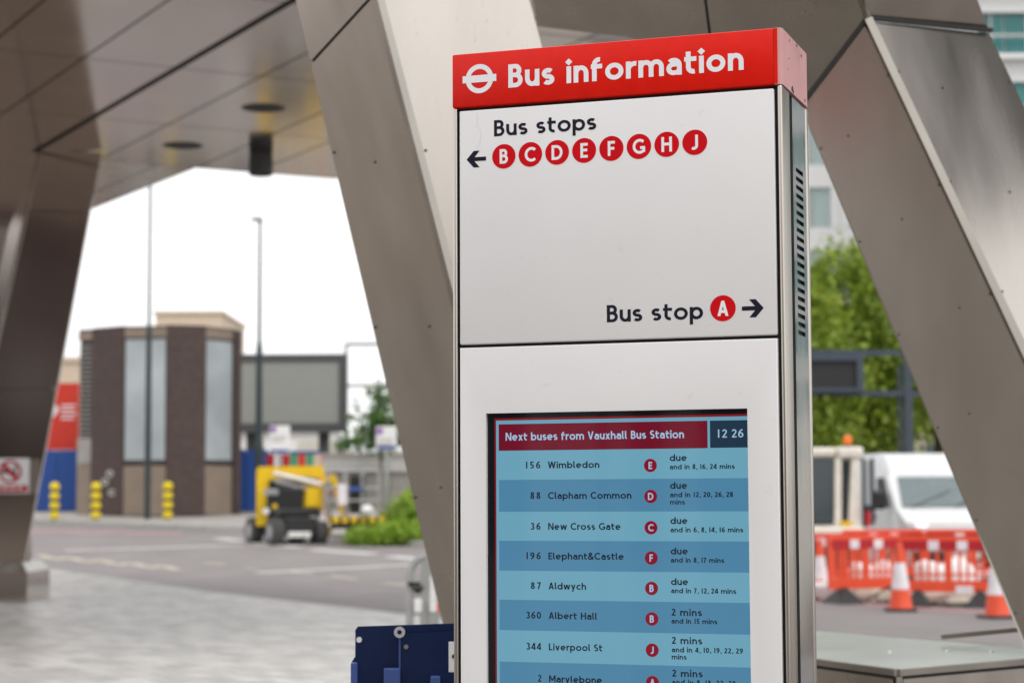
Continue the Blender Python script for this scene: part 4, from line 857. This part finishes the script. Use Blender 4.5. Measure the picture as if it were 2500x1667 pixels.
jb = MB().bar((BX(734), .7, BZ(1104)), (BX(762), .6, BZ(1096)), .16).build('jib', 'yellow', lift); MB().bar((BX(760), .6, BZ(1094)), (BX(786), .6, BZ(1190)), .13).build('jib', 'yellow', lift)
bk = MB().box(BX(752), BX(880), .1, .9, BZ(1201), BZ(1187)).build('basket_floor', 'yellow', lift); MB().box(BX(758), BX(874), .2, .8, BZ(1215), BZ(1199)-.002).build('basket_skid', 'black', bk)
mb = MB()
for k in range(6): mb.box(BX(756+k*21), BX(764+k*21), .09, .098, BZ(1200), BZ(1188))
mb.build('hazard_stripe', 'black', bk, kind='stuff')
for py in (1082, 1122, 1150):
    for yy in (.1, .9): MB().cyl((BX(752), yy, BZ(py)), (BX(868), yy, BZ(py)), .032, n=8).build('guard_rail', 'grail', lift, smooth=True)
    for px in (752, 868): MB().cyl((BX(px), .1, BZ(py)), (BX(px), .9, BZ(py)), .032, n=8).build('guard_rail', 'grail', lift, smooth=True)
for px in (752, 790, 830, 868):
    for yy in (.1, .9): MB().cyl((BX(px), yy, BZ(1190)), (BX(px), yy, BZ(1082)), .032, n=8).build('guard_post', 'grail', lift, smooth=True)
MB().box(BX(800), BX(835), .3, .6, BZ(1180), BZ(1092), bev=.03).build('control_box', 'black', lift); MB().box(BX(776), BX(796), .03, .09, BZ(1160), BZ(1112), bev=.01).build('manual_box', 'bar_white', lift); MB().box(BX(802), BX(832), .04, .09, BZ(1128), BZ(1118)).build('blue_tag', 'bluelite', lift)
MB().ball((BX(843), .0, BZ(1172)), .17, 14, 10, (1, 1, .85)).build('helmet', 'white', lift, smooth=True)
MB().bar((BX(742), .4, BZ(1240)), (BX(765), .35, BZ(1202)), .10).build('tow_bar', 'yellow', lift); MB().bar((BX(742), .5, BZ(1195)), (BX(756), .5, BZ(1120)), .05).build('hose', 'bar_red', lift)

# ------------------------------------------------------------------ right background
# towers
def tower(name, label, x0, x1, ytop, Y, floors, cols, depth=14):
    a, b = P(x0, 500, Y), P(x1, 500, Y); zt = P(x0, ytop, Y).z; gz = fz(66); o = thing(name, label, 'building', ((a.x+b.x)/2, Y, gz)); w = b.x-a.x; h = zt-gz
    MB().box(-w/2, w/2, .3, depth, 0, h).build('wall', 'white', o); fh = h/floors
    for f in range(floors):
        MB().box(-w/2-.1, w/2+.1, 0, .28, f*fh, f*fh+fh*.36).build('spandrel', 'white', o)
        x = -w/2
        for k, (frac, mt_) in enumerate(cols):
            x1_ = x+w*frac
            if mt_ == 'white': MB().box(x+.01, x1_-.01, -.02, .28, f*fh+fh*.365, (f+1)*fh-.01).build('pier', 'white', o)
            else:
                wn_ = MB().box(x+.03, x1_-.03, .22, .29, f*fh+fh*.37, (f+1)*fh-.02).build('window', mt_, o)
                MB().box((x+x1_)/2-.03, (x+x1_)/2+.03, .16, .215, f*fh+fh*.37, (f+1)*fh-.02).build('mullion', 'pale_grey', wn_)
            x = x1_
    return o, w, h, fh
tower('white_tower', 'white tower with pale green glass strips behind the trees', 1810, 2010, -700, 92, 13, ((.24, 'white'), (.09, 'glassp'), (.16, 'glassp'), (.10, 'white'), (.12, 'white'), (.14, 'glassg'), (.15, 'glassg')))
o, w, h, fh = tower('balcony_block', 'teal glass apartment block with white balcony bands at upper right', 2215, 4300, -600, 75, 11, ((.02, 'white'), (.03, 'glassg'), (.05, 'glassg'), (.05, 'glassg'), (.05, 'glassg'), (.05, 'white'), (.12, 'glassg'), (.13, 'glassg'), (.05, 'white'), (.12, 'glassg'), (.13, 'glassg'), (.05, 'white'), (.15, 'glassg')))
for f in range(11): MB().cyl((-w/2, -.5, f*fh+fh*.62), (w/2, -.5, f*fh+fh*.62), .05, n=8).build('balcony_rail', 'pale_grey', o); MB().box(-w/2, w/2, -.55, -.002, f*fh+fh*.30, f*fh+fh*.36).build('balcony_slab', 'white', o)
# trees
def tree(label, x, y, h, blobs, n, seed, mt='leaf', size=.13):
    o = thing('plane_tree', label, 'tree', (x, y, fz(min(y, 66))-FP+ROAD), group='street trees behind the roadworks')
    limbs(o, .22, h*.45, [(b[0]*.8, b[1]*.8, b[2]) for b in blobs]); leaves(blobs, n, size, mt, o, 'crown', .34, 34, seed); return o
tree('leafy green tree directly right of the totem', 6.9, 54, 8, [(0, 0, 5.6, 1.9, 1.8, 1.5), (-.9, .3, 4.0, 1.7, 1.6, 1.2), (1.0, -.2, 4.2, 1.5, 1.6, 1.4), (.2, 0, 2.7, 2.0, 1.5, .9), (-.3, 0, 6.9, 1.0, 1.0, .8)], 15000, 21)
tree('taller leafy green tree behind the dark gantry post', 9.6, 57, 9, [(0, 0, 6.6, 1.5, 1.6, 1.6), (-1.0, 0, 5.0, 1.6, 1.6, 1.4), (1.1, 0, 4.8, 1.7, 1.6, 1.6), (0, 0, 3.2, 2.3, 1.6, 1.0)], 15000, 22)
tree('leafy green tree partly hidden behind the right leaning leg', 12.8, 60, 8, [(0, 0, 5.6, 2.2, 1.8, 1.7), (-1.2, 0, 4.0, 1.7, 1.6, 1.3), (1.0, 0, 3.8, 1.9, 1.6, 1.5)], 9000, 23)
tree('leafy green tree mostly hidden behind the totem', 3.6, 58, 8, [(0, 0, 5.4, 2.2, 1.8, 1.7), (1.2, 0, 3.9, 1.7, 1.6, 1.3), (-1.0, 0, 3.8, 1.9, 1.6, 1.5)], 7000, 24)
o, w, h = block('brick_terrace', 'low pinkish brick terrace behind the trees and van', 'building', 1780, 2500, 985, 70, 'rubble', 6)
MB().box(-w/2-.1, w/2+.1, -.15, 6.1, h, h+.15).build('parapet', 'pale_grey', o)
for k in range(9): wn_ = MB().box(-w/2+w*(k+.3)/9, -w/2+w*(k+.7)/9, -.04, -.002, h*.45, h*.8).build('window', 'glassd', o); MB().box(-w/2+w*(k+.26)/9, -w/2+w*(k+.74)/9, -.12, -.002, h*.41, h*.445).build('sill', 'white', o)
# sign gantry
Yg = 45; o = thing('sign_gantry', 'dark blue steel gantry with boxed display above the roadworks', 'gantry', (P(2088, 1040, Yg).x, Yg, zg(Yg)+ROAD)); gl = o.location
def gp(px, py): q = P(px, py, Yg); return Vector((q.x-gl.x, 0, q.z-gl.z))
MB().bar((0, 0, 0), (0, 0, gp(2085, 800).z), .17).build('post', 'navy', o); MB().bar((-.16, .1, 0), (-.16, .1, gp(2085, 810).z-.3), .08).build('post', 'navy', o)
for py in (810, 903): MB().bar(gp(1700, py-1), gp(2105, py+1)+Vector((.1, 0, 0)), .10, .12).build('beam', 'navy', o)
a, b = gp(1850, 902), gp(1977, 818); MB().box(a.x, b.x, -.22, -.062, a.z, b.z).build('display_case', 'navy', o)
a2, b2 = gp(1862, 893), gp(1962, 830); MB().box(a2.x, b2.x, -.24, -.222, a2.z, b2.z).build('display', 'black', o)
for s0, s1, t0, t1 in ((a.x, b.x, b2.z, b.z), (a.x, b.x, a.z, a2.z), (b2.x, b.x, a2.z+.002, b2.z-.002)): MB().box(s0, s1, -.34, -.223, t0, t1).build('hood', 'navy', o)
MB().bar((gp(1700, 900).x, 0, 0), (gp(1700, 900).x, 0, gp(1700, 800).z), .17).build('post', 'navy', o)
# van
Yv = 38.; vb = P(2140, 1300, Yv); vz = zg(Yv)+ROAD; van = thing('panel_van', 'white high roofed panel van facing the camera behind the roadworks', 'van', (P(2160, 1200, Yv-2).x, Yv, vz), R(-90+5))
zr = P(2140, 1040, Yv).z-vz                                              # roof height
pro = [(2.72, .35), (2.78, .75), (2.70, 1.05), (2.05, 1.27), (1.98, 1.30), (1.42, 1.90), (1.12, zr-.12), (.7, zr-.02), (-2.6, zr), (-2.75, zr-.15), (-2.78, .4)]
def sec(y, f): return [(x, y, .35+(z-.35)*1.0) for x, z in pro]
mb = MB(); W2 = .98
ys_ = [(-W2, .86), (-W2*.93, 1), (W2*.93, 1), (W2, .86)]
rings_ = [[mb.bm.verts.new((x*(1 if k > 1.0 else 1)-(0 if abs(x) < 2.5 else math.copysign(.1*(1-k)/.14, x)), y, z-(.16*(1-k)/.14 if z > 1.9 else 0))) for x, z in pro] for y, k in ys_]
for A, B in zip(rings_, rings_[1:]):
    for i in range(len(pro)): mb.bm.faces.new((A[i], A[(i+1) % len(pro)], B[(i+1) % len(pro)], B[i]))
mb.bm.faces.new(rings_[0][::-1]); mb.bm.faces.new(rings_[-1]); body = mb.build('body', 'van', van, smooth=True)
def vq(name, pts, mt, th, parent=van): return MB().prism(pts, th).build(name, mt, parent)
nx_, nz_ = .73, .68; off = .02
ws = [(1.97, -.86, 1.33), (1.97, .86, 1.33), (1.46, .80, 1.86), (1.46, -.80, 1.86)]; vq('windscreen', [(x+nx_*off, y, z+nz_*off) for x, y, z in ws], 'windscreen', (-.01, 0, -.01))
for s in (-1, 1):
    y = s*(W2+.012); vq('side_window', [(1.62, y, 1.32), (1.25, y, 1.86), (.75, y, 1.86), (.75, y, 1.28)], 'glassd', (0, -s*.01, 0))
    dr = vq('door', [(1.72, y-s*.006, .45), (1.72, y-s*.006, 1.25), (.48, y-s*.006, 1.25), (.48, y-s*.006, .45)], 'van', (0, -s*.004, 0)); MB().box(.55, .72, y-.01, y+.02, 1.12, 1.16).build('handle', 'black', dr)
    mr_ = MB().box(1.45, 1.55, s*1.04, s*1.26, 1.28, 1.62, bev=.04).build('mirror', 'black', van)
    MB().box(2.66, 2.80, s*.62, s*.9, .80, 1.02, bev=.04).build('headlight', 'chrome', van)
    for x in (1.75, -1.75): wh = MB().cyl((x, s*.80, .33), (x, s*1.0, .33), .34, n=22).build('wheel', 'tyre', van, smooth=True); MB().cyl((x, s*1.002, .33), (x, s*1.012, .33), .2, n=16).build('rim', 'grail', wh)
MB().box(2.74, 2.80, -.5, .5, .62, .92, bev=.02).build('grille', 'black', van); MB().box(2.70, 2.86, -.92, .92, .34, .56, bev=.05).build('bumper', 'black', van); MB().box(2.862, 2.87, -.26, .26, .42, .53).build('number_plate', 'plate', van)
MB().bar((2.02, -.7, 1.32), (1.75, .1, 1.63), .012).build('wiper', 'black', van); MB().bar((2.02, .1, 1.32), (1.75, .72, 1.63), .012).build('wiper', 'black', van)
MB().box(1.11, 1.20, -.28, .0, zr-.42, zr-.30).build('emblem', 'bluelite', van)
# cream loader cab
Yc = 34.; cb = P(1940, 1210, Yc); cz_ = zg(Yc)+ROAD; cabm = thing('loader', 'cream tracked loader with glazed cab and amber beacon beside the van', 'loader', (cb.x, Yc, cz_))
v = (P(2040, 1200, Yc).x-P(1940, 1200, Yc).x)/100; CX_ = lambda px: (px-1940)*v; CZ_ = lambda py: P(1940, py, Yc).z-cz_
MB().box(CX_(1800), CX_(1922), 0, 1.3, CZ_(1049), CZ_(1027), bev=.05).build('roof', 'cwhite', cabm); MB().box(CX_(1926), CX_(1986), -.05, 1.3, CZ_(1052), CZ_(1026), bev=.05).build('roof', 'cwhite', cabm)
for a0, a1, b0, b1 in ((1921, 1936, 1917, 1933), (1960, 1973, 1950, 1978), (1800, 1812, 1800, 1812)):
    MB().loft([(CX_(b0), 0, CZ_(1206)), (CX_(b1), 0, CZ_(1206)), (CX_(b1), .15, CZ_(1206)), (CX_(b0), .15, CZ_(1206))], [(CX_(a0), 0, CZ_(1050)), (CX_(a1), 0, CZ_(1050)), (CX_(a1), .15, CZ_(1050)), (CX_(a0), .15, CZ_(1050))]).build('pillar', 'cwhite', cabm)
for x0, x1 in ((1812.5, 1985), (1800, 1812)): MB().box(CX_(x0), CX_(x1), 1.15, 1.2, CZ_(1200), CZ_(1052)).build('rear_pane', 'glassd', cabm)
MB().box(CX_(1813), CX_(1918), .06, .09, CZ_(1198), CZ_(1052)).build('pane', 'glassd', cabm); MB().box(CX_(1938), CX_(1950), .5, .56, CZ_(1195), CZ_(1052)).build('pane', 'glassd', cabm)
st = MB().box(CX_(1925), CX_(1952), .3, .8, CZ_(1205), CZ_(1150), bev=.06).build('seat', 'black', cabm); MB().box(CX_(1934), CX_(1952), .3, .75, CZ_(1150)+.002, CZ_(1090), bev=.06).build('backrest', 'black', st)
MB().box(CX_(1930), CX_(1956), -.06, -.01, CZ_(1212), CZ_(1196), bev=.01).build('step', 'yellow', cabm)
for x0, x1, y0, y1 in ((1982, 1987, 1212, 1052), (2003, 2009, 1205, 1052)): MB().box(CX_(x0), CX_(x1), -.05, .05, CZ_(y0), CZ_(y1)).build('mast', 'black', cabm)
MB().box(CX_(1987.5), CX_(2002.5), -.01, .01, CZ_(1160), CZ_(1056)).build('door_pane', 'frost', cabm); MB().box(CX_(1980), CX_(2010), -.09, -.052, CZ_(1172), CZ_(1160)).build('mast_head', 'black', cabm); MB().bar((CX_(1993), -.03, CZ_(1208)), (CX_(1993), -.03, CZ_(1172)), .09).build('ram', 'bar_red', cabm)
MB().cyl((CX_(1962), .5, CZ_(1026)), (CX_(1962), .5, CZ_(1018)), .07).build('beacon_base', 'black', cabm); MB().lathe([(.075, 0), (.08, .06), (.07, .13), (.02, .16)], (CX_(1962), .5, CZ_(1018)), 14).build('beacon', 'beacon', cabm, smooth=True)
MB().box(CX_(1800), CX_(1985), -.1, 1.5, CZ_(1240), CZ_(1207)-.004, bev=.06).build('deck', 'cwhite', cabm)
for yy in (-.15, 1.25): MB().box(CX_(1790), CX_(1990), yy, yy+.35, 0, CZ_(1240)-.004, bev=.14).build('track', 'tyre', cabm)
# barriers
def barrier(label, px, py, rz, wd=1.25):
    q = Gd(px, py, ROAD); o = thing('safety_barrier', label, 'barrier', q, rz, group='orange roadworks barriers'); w = wd/2; H = 1.0; t = .022
    mb = MB(); mb.prism([(-w, -t, .80), (-w, -t, .93), (-w+.07, -t, H), (w-.07, -t, H), (w, -t, .93), (w, -t, .80)], (0, 2*t, 0)); mb.build('top_rail', 'orange', o)
    mb = MB(); mb.prism([(-w, -t, .21), (w, -t, .21), (w, -t, .37), (-w, -t, .37)], (0, 2*t, 0)); mb.build('skirt', 'orange', o)
    for s in (-1, 1): MB().box(min(s*w, s*(w-.1)), max(s*w, s*(w-.1)), -t, t, .372, .798).build('end_stile', 'orange', o)
    MB().box(-.05, .05, -t, t, .372, .798).build('centre_stile', 'orange', o)
    for s in (-1, 1):
        n = 5
        for k in range(n-1): x = s*(.05+(w-.15)*(k+1)/n); MB().box(x-.018, x+.018, -t*.7, t*.7, .372, .798).build('slat', 'orange', o)
        MB().box(min(s*.052, s*(w-.102)), max(s*.052, s*(w-.102)), -t*.6, t*.6, .44, .47).build('cross_bar', 'orange', o)
    MB().box(-w+.06, w-.06, -t-.012, -t-.002, .80, .935).build('reflective_board', 'bar_red', o)
    for x in (-.2, .2): MB().box(x-.075, x+.075, -t-.016, -t-.0125, .802, .933).build('reflective_patch', 'bar_white', o)
    for x in (-w*.62, w*.62):
        MB().loft([(x-.21, -.3, 0), (x+.21, -.3, 0), (x+.21, .3, 0), (x-.21, .3, 0)], [(x-.035, -.05, .24), (x+.035, -.05, .24), (x+.035, .05, .24), (x-.035, .05, .24)]).build('foot', 'black', o)
    MB().box(.1, .34, -t-.012, -t-.002, .2, .3).build('label_plate', 'bar_white', o) if 'right' in label else None
barrier('orange plastic roadworks barrier cut off by the totem, furthest left', 1858, 1374, R(-14), 1.2); barrier('orange plastic roadworks barrier in the middle between two cones', 1990, 1384, R(20), 1.26); barrier('orange plastic roadworks barrier to the right, nearest the leaning leg', 2180, 1393, R(-16), 1.40)
barrier('orange plastic roadworks barrier standing further back in front of van', 2030, 1352, R(20), 1.6); barrier('orange plastic roadworks barrier further back behind the right cone', 2235, 1352, R(-10), 1.6)
# cones
def cone(label, px, py):
    q = Gd(px, py, ROAD); o = thing('traffic_cone', label, 'traffic cone', q, R(random.uniform(-20, 20)), group='traffic cones')
    MB().box(-.21, .21, -.21, .21, 0, .045, bev=.02).build('base', 'black', o); MB().lathe([(.17, .045), (.155, .08), (.125, .30)], n=24).build('body', 'orange', o, smooth=True)
    MB().lathe([(.124, .302), (.076, .66)], n=24).build('sleeve', 'bar_white', o, smooth=True); MB().lathe([(.0755, .662), (.04, .91), (.028, .92)], n=24).build('tip', 'orange', o, smooth=True)
cone('orange and white traffic cone beside the totem edge, furthest left', 1884, 1376); cone('orange and white traffic cone in the middle between barriers', 2069, 1403); cone('orange and white traffic cone beside the right leaning leg', 2291, 1419)
# rubble behind the barriers
mb = MB()
for k in range(150):
    px = random.uniform(1850, 2330); q = Gd(px, random.uniform(1352, 1376)+(px-1850)*.05, ROAD); s = random.uniform(.06, .22)
    mb.ball((q.x, q.y, q.z+s*.35), s, 6, 4, (random.uniform(.8, 1.5), random.uniform(.7, 1.2), random.uniform(.4, .8)))
rb = mb.build('rubble', 'rubble'); rb['label'] = 'pale broken stone and rubble heaped behind the orange barriers'; rb['category'] = 'rubble'; rb['kind'] = 'stuff'
for lab, px, py, sc_ in (('lumpy white sack slumped behind the middle orange barrier', 2010, 1368, .38), ('white builder bag standing behind the right orange barrier', 2180, 1376, .45), ('small white sack by the leftmost cone', 1912, 1378, .26)):
    q = Gd(px, py, ROAD); mb = MB(); bmesh.ops.create_icosphere(mb.bm, subdivisions=3, radius=sc_, matrix=Matrix.Translation((0, 0, sc_*.62)) @ Matrix.Diagonal((1.15, .9, .8, 1)))
    for vv in mb.bm.verts:
        vv.co *= 1+.10*math.sin(9*vv.co.x/sc_*.6+px)+.07*math.sin(7*vv.co.z/sc_+px*.3); vv.co.z = max(0., vv.co.z)
    o = tag(mb.build('sack', 'white', smooth=True), lab, 'sack'); o.location = q
